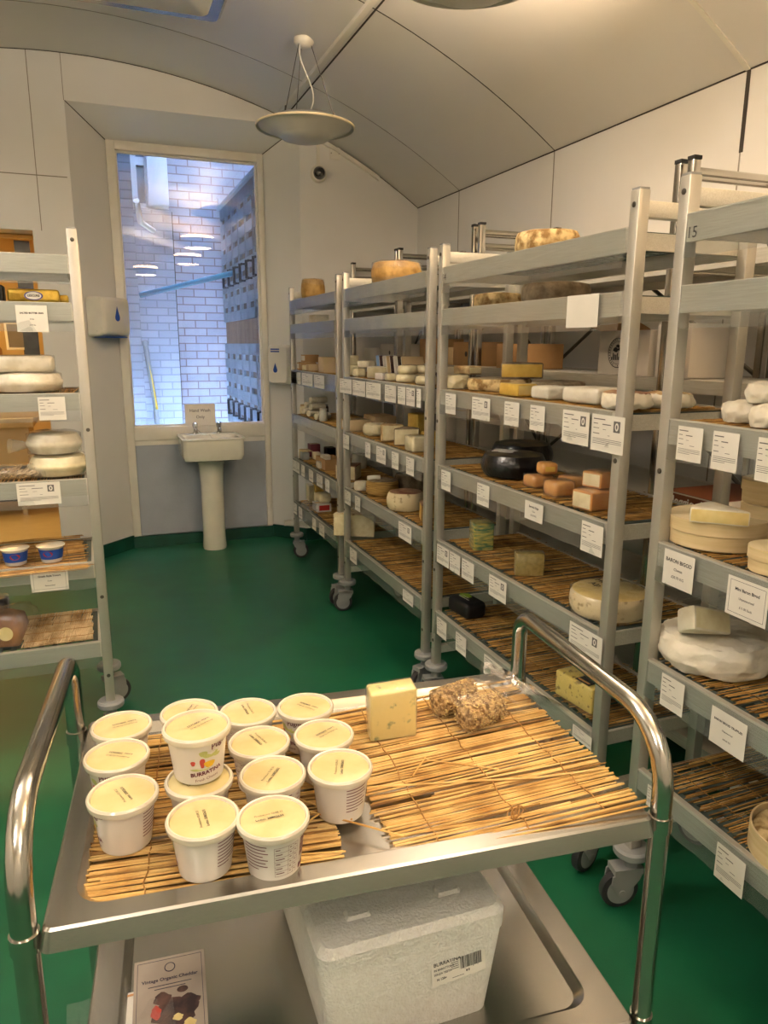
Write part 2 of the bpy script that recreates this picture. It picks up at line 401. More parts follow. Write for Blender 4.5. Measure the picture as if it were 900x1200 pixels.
b = MB(); b.b2(-.12, .12, -.1, .1, 0, .12); o = tag(b.build('teal_crate', 'teal', bevel=.01), 'small teal tray on the shop counter beyond the doorway', 'tray'); o.location = (-1.2, 7.42, .9)
b = MB(); b.b2(-.35, .25, -.15, .15, 0, .1); o = tag(b.build('wooden_tray', 'yellow_wall', bevel=.006), 'flat golden wooden tray at the near edge of the shop counter', 'tray'); o.location = (-.95, 7.45, .9); o.location.x = -.72; o.location.y = 7.55
mb = MB(); mb.b2(-1.0, .45, -.02, .26, 0, .03); mb.b2(-1.0, -.97, -.02, .26, -.35, 0); mb.b2(.42, .45, -.02, .26, -.35, 0)
o = tag(mb.build('wall_shelf', 'trim_white', bevel=.003), 'white shelf fixed beyond the doorway above the shop counter', 'shelf'); o.location = (-.85, 8.82, 1.33)
for k in range(4):
    mb = MB(); mb.lathe([(.03, 0), (.045, .01), (.045, .13), (.02, .17), (.02, .2)], n=14)
    o = tag(mb.build('shop_bottle', 'brown_dark' if k % 2 else 'card_brown'), ['dark bottle at the left of the shop shelf beyond the doorway', 'tan bottle next on the shop shelf beyond the doorway', 'dark bottle in the middle of the shop shelf beyond the doorway', 'tan bottle at the right of the shop shelf beyond the doorway'][k], 'bottle', 'bottles on the shop shelf')
    o.location = (-1.55 + .3 * k, 8.95, 1.36)
mb = MB(); mb.b2(-.05, .05, -.006, .006, -1.1, 0); mb.jitter(.006, 6)
o = tag(mb.build('strip_curtain', mat('grey_strip', '#6d6a62', .3, col2='#4a4842', scale=5)), 'grey plastic curtain strip hanging at the edge of the doorway', 'curtain'); o.location = (-.41, 5.98, 2.25)
t = thing('shop_dome_camera', 'dark dome camera under the ceiling of the yellow shop room', 'camera', (-.68, 7.2, 2.7))
mb = MB(); mb.lathe([(.07, 0), (.07, -.02), (.05, -.03)], n=20); mb.build('base', 'trim_white', t)
mb = MB(); mb.lathe([(.05, -.028), (.047, -.05), (.03, -.068), (.008, -.075)], n=20); mb.build('dome', 'dark_glass', t)
mb = MB(); mb.b2(-1.0, 0, -.03, .03, -.05, 0); o = tag(mb.build('ceiling_track', 'steel'), 'metal track across the head of the doorway', 'track'); o.location = (-.33, 6.3, 2.35)

# ---------------------------------------------------------------- light well outside
def brick_mat(name, c1, c2, mort, w=.225, h=.078):
    m = bpy.data.materials.new(name); m.use_nodes = True; N = m.node_tree.nodes; L = m.node_tree.links; bs = N['Principled BSDF']
    tc = N.new('ShaderNodeTexCoord'); sp = N.new('ShaderNodeSeparateXYZ'); cb = N.new('ShaderNodeCombineXYZ'); ad = N.new('ShaderNodeMath'); ad.operation = 'ADD'
    L.new(tc.outputs['Object'], sp.inputs[0]); L.new(sp.outputs['X'], ad.inputs[0]); L.new(sp.outputs['Y'], ad.inputs[1])
    L.new(ad.outputs[0], cb.inputs['X']); L.new(sp.outputs['Z'], cb.inputs['Y'])
    br = N.new('ShaderNodeTexBrick'); L.new(cb.outputs[0], br.inputs['Vector'])
    br.inputs['Scale'].default_value = 1; br.inputs['Brick Width'].default_value = w; br.inputs['Row Height'].default_value = h
    br.inputs['Mortar Size'].default_value = .006; br.inputs['Color1'].default_value = lin(c1); br.inputs['Color2'].default_value = lin(c2); br.inputs['Mortar'].default_value = lin(mort)
    L.new(br.outputs['Color'], bs.inputs['Base Color']); bs.inputs['Roughness'].default_value = .35
    bp = N.new('ShaderNodeBump'); bp.inputs['Strength'].default_value = .4; bp.inputs['Distance'].default_value = .01; bp.invert = True
    L.new(br.outputs['Fac'], bp.inputs['Height']); L.new(bp.outputs['Normal'], bs.inputs['Normal'])
    MATS[name] = m
brick_mat('brick_white', '#a8a6ae', '#9898a4', '#7c6a68')
brick_mat('brick_pier', '#a2a6b2', '#949aa8', '#82868f', .2, .07)
b = MB(); b.b2(-.2, 3.4, 8.1, 8.3, -1, 12); struct(b.build('wall_yard_back', 'brick_white', smooth=False))
b = MB(); b.b2(-.2, .78, 7.6, 8.1, -1, 2.78); struct(b.build('wall_yard_pier', 'brick_pier', smooth=False))
b = MB(); b.b2(.78, .80, 7.72, 7.76, -1, 2.78); struct(b.build('pier_edge_line', 'seam_dark', smooth=False))  # thin dark strip added to mark the edge of the pier
b = MB(); b.b2(-.3, -.2, 6.02, 8.1, -1, 12); b.b2(3.4, 3.5, 6.02, 8.3, -1, 12); b.b2(-.3, 3.5, 5.98, 6.08, 3.62, 12); b.b2(1.62, 3.5, 6.0, 6.08, -1, 3.62); b.b2(-.2, .40, 6.9, 7.6, -1, 3.9); struct(b.build('wall_yard_left', 'brick_pier', smooth=False))  # unseen wall over the window and extra height added to cut sky light
b = MB(); b.b2(-.3, 3.4, 6.02, 8.2, -.5, -.4); struct(b.build('floor_yard', 'panel_grey', smooth=False))
# louvred screen
mat('louvre', '#a4adb8', .5, col2='#98a2ae'); mat('louvre_slot_shade', '#8a7c70', .8); mat('wood_band', '#9c7a5c', .7, col2='#86664a', scale=10, stretch=(1, 1, .2))
t = thing('louvred_screen', 'blue grey screen of ventilation blocks outside the window on the right', 'screen', (1.30, 6.07, 0))
for (z0, z1, nm) in ((1.775, 2.87, 'upper_blocks'), (-.4, 1.56, 'lower_blocks')):
    mb = MB(); mb.b2(.022, .09, 0, 1.96, z0, z1, 1)  # backing sheet coloured dark for the shade inside the slot openings
    rows = int(round((z1 - z0 - .1) / .14)); cols = 6
    hh = (z1 - z0 - .1) / rows; ww = 2.0 / cols
    for c_ in range(cols + 1): mb.b2(0, .06, max(0, c_ * ww - .04), min(1.97, c_ * ww + .04), z0, z1)
    for c_ in range(cols): mb.b2(-.004, .0, (c_ + .5) * ww - .17 + .01, (c_ + .5) * ww - .17 + .02, z0, z1 - .1)
    for r_ in range(rows):
        zb = z0 + r_ * hh
        mb.b2(.0, .06, 0, 1.97, zb, zb + hh * .62)
    mb.b2(0, .06, 0, 1.97, z1 - .1, z1)
    mb.build(nm, ['louvre', 'louvre_slot_shade'], t, smooth=False)
mb = MB(); mb.b2(.02, .08, 0, 1.97, 1.56, 1.775); mb.build('wooden_band', 'wood_band', t, smooth=False)
mb = MB(); mb.b2(-.03, .09, -.02, 1.97, 2.87, 2.9); mb.b2(-.02, .09, 1.9, 1.96, 2.9, 2.98); mb.build('coping', 'louvre', t, smooth=False)
for (zr, lab) in ((2.17, 'upper'), (.93, 'lower')):
    for k in range(6):
        y = .12 + .3 * k
        mb = MB(); w_ = .1
        pts = [(0, y, zr - .07), (-.05, y, zr - .07), (-.05, y, zr + .07), (0, y, zr + .07)]
        mb.tube(pts, .011, 6); mb.tube([(-.03, y + .09, zr - .07), (-.03, y, zr - .07)], .011, 6); mb.tube([(-.03, y + .09, zr + .07), (-.03, y, zr + .07)], .011, 6); mb.tube([(-.03, y + .09, zr - .08), (-.03, y + .09, zr + .08)], .011, 6)
        mb.build('hook', 'black', t)
# white bay above the pier
mat('bright_paint', '#f2f4f6', .4)
t = thing('white_sash_bay', 'white painted sash window bay high above the brick pier outside', 'window bay', (.3, 7.3, 2.8))
mb = MB()
for x in (-.1, .02, .14, .26, .34): mb.b2(x, x + .05, .3, .4, -.02, 2.2)
mb.b2(-.1, .4, .32, .42, .35, .42); mb.b2(.28, .46, .25, .5, 0, 2.4); mb.b2(-.1, .46, .3, .5, -.04, .02)
mb.build('frame', 'bright_paint', t, smooth=False)
mb = MB(); mb.b2(-.1, .3, .38, .39, 0, 2.2); mb.build('sash_panes', 'louvre', t, smooth=False)
mb = MB(); mb.tube([(.43, 6.9, 2.72), (.47, 7.2, 2.60), (.60, 7.5, 2.57)], .025, 10); tag(mb.build('soil_pipe', 'card_white'), 'pale branch pipe crossing below the white sash bay outside', 'pipe')
mb = MB(); mb.tube([(.44, 7.45, 1.99), (1.27, 7.22, 2.2)], .025, 12); tag(mb.build('teal_pipe', mat('pipe_teal', '#1f6478', .3, col2='#2c4a60', scale=3)), 'teal pipe running across the yard from the pier to the louvred screen', 'pipe')
t = thing('yard_pole', 'grey pole with a yellow stripe leaning against the white brick pier outside', 'pole', (.51, 7.35, 0))
mb = MB(); mb.tube([(.05, 0, -.4), (.0, 0, 1.0), (-.05, .1, 1.55)], .024, 10); mb.lathe([(.033, 1.54), (.033, 1.58), (.01, 1.59)], (-.052, .1, 0), 12); mb.build('shaft', 'grey_plastic', t)
mb = MB(); mb.tube([(.012, -.026, .95), (-.035, .06, 1.4)], .011, 6); mb.build('stripe', 'yellow', t)

# ---------------------------------------------------------------- fixtures
def pendant(loc, label, lit=False):
    x, y, z = loc; t = thing('pendant_lamp', label, 'lamp', loc, 0)
    top = arc(x) - z
    mb = MB(); mb.lathe([(.275, 0), (.272, .012), (.262, .014), (.255, .004), (.15, -.04), (.145, -.044)], n=48, cap=False)
    mb.lathe([(.145, -.044), (.13, -.055), (.08, -.068), (.02, -.072)], n=48, cap=True)
    mb.build('shade', 'shade_white', t)
    mb = MB(); mb.lathe([(.274, .001), (.279, .004), (.279, .012), (.272, .014)], n=48, cap=False); mb.build('rim', 'rim_warm_bounce', t)
    mb = MB(); mb.lathe([(.2, .012), (.19, .045), (.17, .055), (.1, .06)], n=40); mb.build('gear_tray', 'grey_plastic' if not lit else 'lamp_on', t)
    mb = MB(); mb.lathe([(.055, 0), (.055, -.02), (.045, -.035), (.02, -.045)], (0, 0, top), 28); mb.build('ceiling_rose', 'white_plastic', t)
    for k in range(3):
        a = R_(95 + 120 * k); mb = MB(); mb.tube([(.17 * math.cos(a), .17 * math.sin(a), .04), (.04 * math.cos(a), .04 * math.sin(a), top - .03)], .0022, 6)
        mb.tube([(.17 * math.cos(a), .17 * math.sin(a), .04), (.163 * math.cos(a), .163 * math.sin(a), .08)], .005, 6); mb.build('suspension_wire', 'bolt', t)
    mb = MB(); pts = []
    for i in range(17):
        s = i / 16; pts.append((.05 * math.sin(s * PI * 1.6) + .02 * s, .02 * math.sin(s * 5), .05 + (top - .09) * s))
    mb.tube(pts, .004, 6); mb.build('power_cord', 'white_plastic', t)
    return t
mat('shade_white', '#c4c1b8', .35); mat('rim_warm_bounce', '#ecdcb8', .3)  # warm rim colour paints in light bounced onto the saucer edge
mat('lamp_on', '#ffd9a0', .5, emit=28)
pendant((1.21, 4.4, 2.74), 'white saucer pendant lamp hung on three wires in front of the window')
LAMPS = [(1.245, 2.46, 2.74), (1.35, .56, 2.74), (-1.2, 1.9, 2.74), (.9, -1.4, 2.74), (-1.2, -.6, 2.74)]  # the left lamp and the two behind the viewer are added for fill
UP = [44, 44, 60, 30, 30]; DN = [5, 6, 11, 9, 7]; WORLD = 190; EXPO = .38
LC = ['#ffe6cc', '#ffd4a6', '#fff6f0', '#fff0e2', '#fff6f0']
for l_, q in zip(LAMPS, ('above the right racks', 'above the viewer', 'added to fill the left side of the room', 'added as fill behind the viewer', 'added as fill at the rear left of the room')): pendant(l_, 'lit saucer pendant lamp ' + q + ', outside the photo', True)

# recessed strip light at the top of the picture
t = thing('ceiling_light_fitting', 'long ceiling light fitting with chrome frame at the top of the photo', 'light fitting', (.355, 3.765, 3.185))
mb = MB(); mb.loft([rrect(.74, 1.15, .03, .0), rrect(.78, 1.19, .03, .02), rrect(.78, 1.19, .03, .09), rrect(.7, 1.1, .03, .13)]); mb.build('housing', 'chrome', t)
mb = MB(); mb.loft([rrect(.60, 1.0, .03, -.012), rrect(.64, 1.04, .03, .003)]); mb.build('diffuser', 'white_plastic', t)

# hand towel dispenser on the left splay
u = Vector((FX0 - RX0, YW - YE, 0)); an = math.atan2(u.y, u.x)
t = thing('paper_towel_dispenser', 'white wall dispenser with a blue water drop left of the window', 'dispenser', (.075, 5.775, 1.6), an)
mb = MB(); ring = lambda w, y0, z0, z1: None
W_ = .27
def rr_xz(w, h, r, y, cz, n=5):
    return [(p[0], y, p[1] + cz) for p in rrect(w, h, r, 0, n)]
mb.loft([rr_xz(.285, .27, .02, 0, .135), rr_xz(.285, .27, .02, -.08, .135), rr_xz(.27, .25, .03, -.125, .14), rr_xz(.23, .21, .03, -.14, .14)]); mb.build('body', 'white_plastic', t)
mb = MB(); mb.b2(-.11, .11, -.12, -.02, -.006, .0); mb.build('outlet', 'blue', t)
mb = MB(); mb.b2(-.143, .143, -.082, -.079, .035, .04); mb.build('cover_seam', 'grey_plastic', t)
mb = MB(); pts = [(0, .07)] + [(.024 * math.sin(R_(a)), -.01 - .024 * math.cos(R_(a)) + .0) for a in range(100, -101, -20)]
mb.add([(x, -.1415, z + .14) for x, z in pts], [tuple(range(len(pts)))]); mb.build('water_drop_mark', 'blue', t, smooth=False)
# second dispenser on the right splay beside rack
u = Vector((FX1 - RX1, YW - YE, 0)); an2 = math.atan2(-u.y, -u.x)
t = thing('soap_dispenser', 'white dispenser with a blue drop on the wall behind the far rack', 'dispenser', (1.40, 5.775, 1.25), an2)
mb = MB(); mb.loft([rr_xz(.2, .3, .02, 0, .15), rr_xz(.2, .3, .02, -.09, .15), rr_xz(.17, .27, .03, -.115, .15)]); mb.build('body', 'white_plastic', t)
mb = MB(); pts = [(0, .045)] + [(.02 * math.sin(R_(a)), -.01 - .02 * math.cos(R_(a))) for a in range(100, -101, -20)]
mb.add([(x - .02, -.117, z + .12) for x, z in pts], [tuple(range(len(pts)))]); mb.b2(-.06, .02, -.118, -.116, .245, .255); mb.b2(-.06, .02, -.118, -.116, .262, .272); mb.build('blue_mark', 'blue', t, smooth=False)

# wash basin
t = thing('pedestal_basin', 'cream ceramic pedestal hand basin under the window', 'basin', (.775, 5.66, 0), 0)
mb = MB(); W2, D2 = .44, .40
r_ = [rrect(.36, .30, .05, .70, cy=.02), rrect(.42, .37, .04, .715, cy=0), rrect(W2, D2, .03, .75), rrect(W2, D2, .03, .862), rrect(W2 + .015, D2 + .015, .035, .868), rrect(W2 + .015, D2 + .015, .035, .878), rrect(W2 - .02, D2 - .02, .03, .882),
      rrect(W2 - .05, D2 - .14, .04, .876, cy=-.035), rrect(W2 - .08, D2 - .17, .05, .79, cy=-.035), rrect(W2 - .16, D2 - .24, .05, .765, cy=-.035)]
mb.loft(r_); mb.build('bowl', 'ceramic', t)
mb = MB(); mb.lathe([(.088, 0), (.092, .02), (.086, .1), (.085, .5), (.095, .66), (.12, .715)], (0, .02, 0), 32); mb.build('pedestal', 'ceramic', t)
for s in (-.09, .09):
    mb = MB(); mb.lathe([(.022, 0), (.02, .01), (.014, .014), (.014, .04), (.018, .045), (.018, .05)], (s, .15, .882), 16)
    mb.tube([(s, .15, .91), (s, .09, .92), (s, .075, .905)], [.011, .01, .009], 10); f_ = mb.build('tap', 'chrome', t)
    mb = MB(); mb.lathe([(.016, 0), (.021, .008), (.021, .028), (.014, .034)], (s, .15, .932), 12); mb.build('tap_head', 'chrome', f_)
mb = MB(); mb.lathe([(.02, 0), (.02, .003)], (0, -.03, .766), 16); mb.build('drain', 'chrome', t)
mb = MB(); mb.tube([(-.09, .14, .93), (-.05, .1, .885), (0, .06, .886), (.05, .0, .80)], .0018, 6); mb.build('plug_chain', 'chrome', t)
# sign
t = thing('hand_wash_sign', 'laminated paper sign reading Hand Wash Only propped on the window sill', 'sign', (.735, 5.865, .937)); t.rotation_euler = (R_(90 - 4), 0, 0)
mb = MB(); mb.b2(-.115, .115, 0, .165, -.001, .001); mb.build('sheet', 'paper', t, smooth=False)
mb = MB(); put_text(mb, 'Hand Wash', .033, 0, .105, .0016, 'CENTER', bold=.0003); put_text(mb, 'Only', .033, 0, .055, .0016, 'CENTER', bold=.0003); mb.build('lettering', 'ink_soft', t, smooth=False)
# dome camera, socket
t = thing('dome_camera', 'white dome security camera with a black lens on the end wall', 'camera', (1.645, YE, 2.78)); t.rotation_euler = (R_(90), 0, 0)
mb = MB(); mb.lathe([(.062, 0), (.062, .02), (.055, .035), (.045, .038)], n=28); mb.build('base', 'trim_white', t)
mb = MB(); mb.lathe([(.046, .036), (.044, .055), (.03, .075), (.008, .083)], n=28); mb.build('dome', 'dark_glass', t)
mb = MB(); mb.b2(-.012, .012, .06, .36, 0, .014); mb.build('cable_cover', 'trim_white', t)
t = thing('fused_spur', 'square white electrical outlet plate on the end wall above the dome camera', 'socket', (1.775, YE, 2.93)); t.rotation_euler = (R_(90), 0, 0)
mb = MB(); mb.b2(-.043, .043, -.043, .043, 0, .012); mb.build('plate', 'white_plastic', t, bevel=.003)
mb = MB(); mb.lathe([(.016, .011), (.016, .014)], n=20); mb.build('flex_outlet', 'trim_white', t)
for s in (-1, 1):
    mb = MB(); mb.lathe([(.004, .011), (.004, .0135)], (s * .03, 0, 0), 8); mb.build('screw', 'bolt', t)

# ---------------------------------------------------------------- wheeled racks
ZS = [1.846, 1.689, 1.381, 1.074, .758, .442]
LI, DP, PS = 1.09, .40, .034
def caster(parent, x, y, rot):
    e = bpy.data.objects.new('caster', None)
    mb = MB(); mb.lathe([(.046, .165), (.05, .17), (.05, .185), (.044, .192)], n=24); mb.lathe([(.02, .12), (.02, .17)], n=14)
    c, s = math.cos(rot), math.sin(rot)
    # fork cheeks swept back over the wheel
    for sd in (-1, 1):
        prof = [(-.03, .125), (.025, .13), (.06, .11), (.062, .085), (.038, .045), (.02, .045), (-.02, .095)]
        r0 = [(px, sd * .019, pz) for px, pz in prof]; r1 = [(px, sd * .024, pz) for px, pz in prof]; mb.loft([r0, r1])
    mb.b2(-.03, .055, -.024, .024, .112, .13)
    mb.xf(Matrix.Translation((x, y, 0)) @ Matrix.Rotation(rot, 4, 'Z'))
    o = mb.build('caster', 'grey_plastic', parent)
    wm = MB(); wm.lathe([(.044, -.014), (.054, -.011), (.056, 0), (.054, .011), (.044, .014)], n=28)
    wm.xf(Matrix.Translation((x, y, 0)) @ Matrix.Rotation(rot, 4, 'Z') @ Matrix.Translation((.03, 0, .0565)) @ Matrix.Rotation(PI / 2, 4, 'X'))
    wo = wm.build('wheel', 'black_rubber', o)
    hm = MB(); hm.lathe([(.036, -.0155), (.04, -.015), (.04, .015), (.036, .0155)], n=24); hm.lathe([(.01, -.027), (.01, .027)], n=10)
    hm.xf(Matrix.Translation((x, y, 0)) @ Matrix.Rotation(rot, 4, 'Z') @ Matrix.Translation((.03, 0, .0565)) @ Matrix.Rotation(PI / 2, 4, 'X'))
    hm.build('wheel_hub', 'grey_plastic', o)
    bpy.data.objects.remove(e)
    return o
def make_rack(label, loc, rz, LI=LI, casters=(2.0, 1.2, .4, 2.6)):
    t = thing('cheese_rack', label, 'rack', loc, rz, 'wheeled aluminium cheese racks')
    L = LI + 2 * PS
    for i, x in enumerate((0, L - PS)):
        for j, y in enumerate((0, DP - PS)):
            mb = MB(); mb.b2(x, x + PS, y, y + PS, .19, 1.93); o = mb.build('post', 'alu', t, bevel=.003)
            mb = MB(); mb.b2(x + .002, x + PS - .002, y + .002, y + PS - .002, 1.93, 1.935); mb.build('post_cap', 'grey_plastic', o)
            mb = MB()
            ys = y if j == 0 else y + PS
            for z in (1.895, 1.25, .62, .3): mb.lathe([(.007, 0), (.007, .002), (.003, .003)], n=10)
            k = len(mb.v) // 4
            vs = []
            for q, z in enumerate((1.895, 1.25, .62, .3)):
                for v in mb.v[q * k:(q + 1) * k]: vs.append((x + PS / 2 + v[0], (ys - v[2]) if j == 0 else ys + v[2], z + v[1]))
            mb.v = vs; mb.build('bolt', 'bolt', o)
            caster(t, x + PS / 2, y + PS / 2, casters[i * 2 + j])
    for x in (.004, L - PS + .004):
        mb = MB(); mb.b2(x, x + PS - .008, PS, DP - PS, 1.865, 1.905); mb.build('end_rail', 'alu_rail', t, bevel=.002)
        mb = MB(); mb.b2(x, x + PS - .008, PS, DP - PS, .24, .275); mb.build('end_rail', 'alu_rail', t, bevel=.002)
    for k, z in enumerate(ZS):
        mb = MB()
        for y in (.004, DP - .016):
            mb.b2(PS, L - PS, y, y + .012, z - .062, z); mb.b2(PS, L - PS, y - .002 if y < .1 else y, y + .014, z - .004, z)
        for x in (PS, L - PS - .012): mb.b2(x, x + .012, .016, DP - .016, z - .055, z - .012)
        s = mb.build('shelf_frame', 'alu_rail', t, smooth=False)
        # slotted plastic deck
        dk = MB(); n = 22
        dk.b2(PS + .012, L - PS - .012, .018, .04, z - .02, z - .008); dk.b2(PS + .012, L - PS - .012, DP - .04, DP - .018, z - .02, z - .008)
        for i in range(n + 1):
            x = PS + .02 + (LI - .04) * i / n; dk.b2(x - .009, x + .009, .018, DP - .018, z - .02, z - .008)
        for i in range(1, 5): dk.b2(PS + .012, L - PS - .012, .018 + (DP - .04) * i / 5 - .008, .018 + (DP - .04) * i / 5 + .008, z - .019, z - .009)
        dk.build('shelf_deck', 'deck_plastic', s, smooth=False)
        st = MB(); n = 24; vs = []
        for i in range(n + 1):
            x = PS + .004 + (LI - .008) * i / n; w = .0016 * math.sin(i * 1.7 + k)
            vs += [(x, -.004 + w * .3, z - .002), (x, -.0045 + w, z - .05), (x, -.006 + w * 2, z - .098)]
        fs = []
        for i in range(n):
            for q in range(2): a = i * 3 + q; fs.append((a, a + 3, a + 4, a + 1))
        m2 = [(x, y + .0012, zz) for x, y, zz in vs]; o_ = len(vs)
        st.add(vs + m2, fs + [tuple(q + o_ for q in f)[::-1] for f in fs] + [(i * 3 + 2, (i + 1) * 3 + 2, (i + 1) * 3 + 2 + o_, i * 3 + 2 + o_) for i in range(n)])
        st.build('ticket_strip', 'strip', s)
    return t
rack_a = make_rack('first aluminium rack nearest the window, holding small boxes and white goat cheeses', (1.29, 5.20, 0), -PI / 2, 1.04, (1.35, 1.2, -1.3, .3))
rack_b = make_rack('second aluminium rack from the window, with a spotted wheel and stacked round cheeses', (1.29, 4.00, 0), -PI / 2, 1.09, (-1.75, 1.2, -1.25, .3))
def relabel(o, label): o['label'] = label; return o
rack_c = copy_tree(rack_b); rack_c.location = (1.285, 2.75, 0); relabel(rack_c, 'third aluminium rack from the window, marked 14, carrying black waxed wheels')
rack_d = copy_tree(rack_b); rack_d.location = (1.285, 1.455, 0); rack_d.rotation_euler.z = -PI / 2 - R_(1.5); relabel(rack_d, 'nearest aluminium rack at the right edge, marked 15, with round wooden cheese boxes')
rack_e = copy_tree(rack_b); rack_e.location = (-1.18, 2.85, 0); rack_e.rotation_euler.z = 0; relabel(rack_e, 'aluminium rack at the left edge facing the viewer, with butter roll and blue pots')
for r_, s, z, y in ((rack_c, '14', 1.815, .03), (rack_d, '15', 1.81, .018)):
    mb = MB(); put_text(mb, s, .035, 0, 0); mb.xf(Matrix.Translation((.042, -.0045, z - .02)) @ Matrix.Rotation(PI / 2, 4, 'X'))
    mb.build('marker_number', 'ink', r_, smooth=False)

# taller chromed shelving against the right wall
def wall_shelving(label, y0, y1, xs=1.88, xe=2.36, H=2.15):
    t = thing('wall_shelving', label, 'shelving', (xs, y1, 0), -PI / 2, 'tall polished shelving along the right wall')
    L = y1 - y0; D = xe - xs; p = .03
    for x in (0, L - p):
        for y in (0, D - p):
            mb = MB(); mb.b2(x, x + p, y, y + p, .01, H); o = mb.build('post', 'chrome', t, bevel=.003)
            mb = MB(); mb.b2(x - .001, x + p + .001, y - .001, y + p + .001, H, H + .012); mb.build('post_cap', 'black', o)
        for z in (H - .035, H - .10):
            mb = MB(); mb.tube([(x + p / 2, p, z), (x + p / 2, D - p, z)], .014, 10); mb.build('end_bar', 'chrome', t)
    for z in (1.84, 1.44, 1.0, .58, .18):
        mb = MB(); mb.b2(p, L - p, .002, .014, z - .045, z); mb.b2(p, L - p, D - .014, D - .002, z - .045, z); mb.b2(p, L - p, .014, D - .014, z - .012, z - .002)
        mb.b2(.004, p, .03, D - .03, z - .04, z - .004); mb.b2(L - p, L - .004, .03, D - .03, z - .04, z - .004)
        mb.build('shelf', 'alu_rail', t, smooth=False)
    mb = MB()
    for (za, zb) in ((1.84, 1.44), (1.44, 1.0)):
        mb.tube([(L * .5, D - .005, za), (p, D - .005, zb)], .009, 8); mb.tube([(L * .5, D - .005, za), (L - p, D - .005, zb)], .009, 8)
    mb.build('back_brace', 'bolt', t)
    return t
wall_shelving('tall shelving unit in the far corner behind the first two racks', 4.68, 5.60)
wall_shelving('tall shelving unit behind the second and third racks, holding brown cartons', 3.60, 4.66)
wall_shelving('tall shelving unit behind the third rack, holding the carton with a round emblem', 2.13, 3.56)
wall_shelving('tall shelving unit at the right edge behind the rack marked 15', .62, 2.10)

# ---------------------------------------------------------------- trolley
TA = -.0991; TC = Vector((.332, 1.058, 0)); TL, TW, TZ = .845, .53, .87
trolley = thing('steel_trolley', 'stainless steel two tier serving trolley with tubular handles in the foreground', 'trolley', (TC.x, TC.y, 0), TA)
def tray(z, name, rim=.036):
    mb = MB(); L, W = TL, TW
    mb.loft([rrect(L - .03, W - .03, .012, z - .026), rrect(L + .004, W + .004, .016, z - .028), rrect(L - .008, W - .008, .012, z - .003), rrect(L - .014, W - .014, .011, z), rrect(L - 2 * rim, W - 2 * rim, .04, z), rrect(L - 2 * rim - .012, W - 2 * rim - .012, .036, z - .004), rrect(L - 2 * rim - .03, W - 2 * rim - .03, .03, z - .014)], cap=False)
    n = len(rrect(1, 1, .1, 0)); o = len(mb.v) - n; mb.f.append(tuple(range(o, o + n))); mb.m.append(0)
    k = [(x, y, z - .0155) for x, y, _ in rrect(L - .02, W - .02, .02, 0)]
    s = len(mb.v); mb.v += k; mb.f.append(tuple(range(s, s + n))[::-1]); mb.m.append(0)
    return mb.build(name, 'steel', trolley, ang=20)
tray(TZ, 'top_tray'); tray(.505, 'lower_tray', .05)
for s in (-1, 1):
    x = s * (TL / 2 + .017); y = TW / 2 - .018; zt = 1.003; r = .10
    pts = [(x, -y, .13), (x, -y, .5), (x, -y, .8), (x, -y, zt - r)]
    for k in range(1, 7): a = R_(90 * k / 6); pts.append((x, -y + r - r * math.cos(a), zt - r + r * math.sin(a)))
    rb = .045
    pts += [(x, y * .3, zt)]
    for k in range(0, 7): a = R_(90 * k / 6); pts.append((x, y - rb + rb * math.sin(a), zt - rb + rb * math.cos(a)))
    pts += [(x, y, .8), (x, y, .5), (x, y, .13)]
    mb = MB(); mb.tube(pts, .0155, 18); h = mb.build('handle_frame', 'steel_tube', trolley, ang=60)
    for yy in (-y, y):
        for z in (TZ - .02, .49): mb = MB(); mb.lathe([(.018, -.012), (.018, .012)], (x, yy, z), 16); mb.build('joint_collar', 'steel_tube', h)
    for yy in (-y, y):
        mb = MB(); mb.lathe([(.018, .115), (.022, .12), (.022, .135)], (x, yy, 0), 16)
        for sd in (-1, 1):
            pf = [(-.02, .115), (.02, .118), (.045, .06), (.02, .045), (-.01, .08)]
            mb.loft([[(x + px, yy + sd * .018, pz) for px, pz in pf], [(x + px, yy + sd * .022, pz) for px, pz in pf]])
        mb.b2(x - .02, x + .02, yy - .022, yy + .022, .108, .118)
        c = mb.build('caster', 'grey_plastic', trolley)
        mb = MB(); mb.lathe([(.045, -.013), (.054, -.009), (.055, 0), (.054, .009), (.045, .013)], n=24)
        mb.xf(Matrix.Translation((x + .025, yy, .056)) @ Matrix.Rotation(PI / 2, 4, 'X')); mb.build('wheel', 'black_rubber', c)

MZ = TZ - .0135
straw_mat('straw_mat', 'golden straw mat under the burrata tubs, on the left of the trolley', (.122, 1.055, MZ), R_(-7.5), .35, .425, 125, seed=1, strings=2, thick=.0036, ragged=.012)
m2_ = straw_mat('straw_mat', 'golden straw mat on the right of the trolley under the seeded rolls', (.545, 1.015, MZ + .008), R_(-3), .385, .43, 125, seed=2, strings=3, thick=.0036, ragged=.014); m2_.rotation_euler = (0, R_(-2.1), R_(-3))
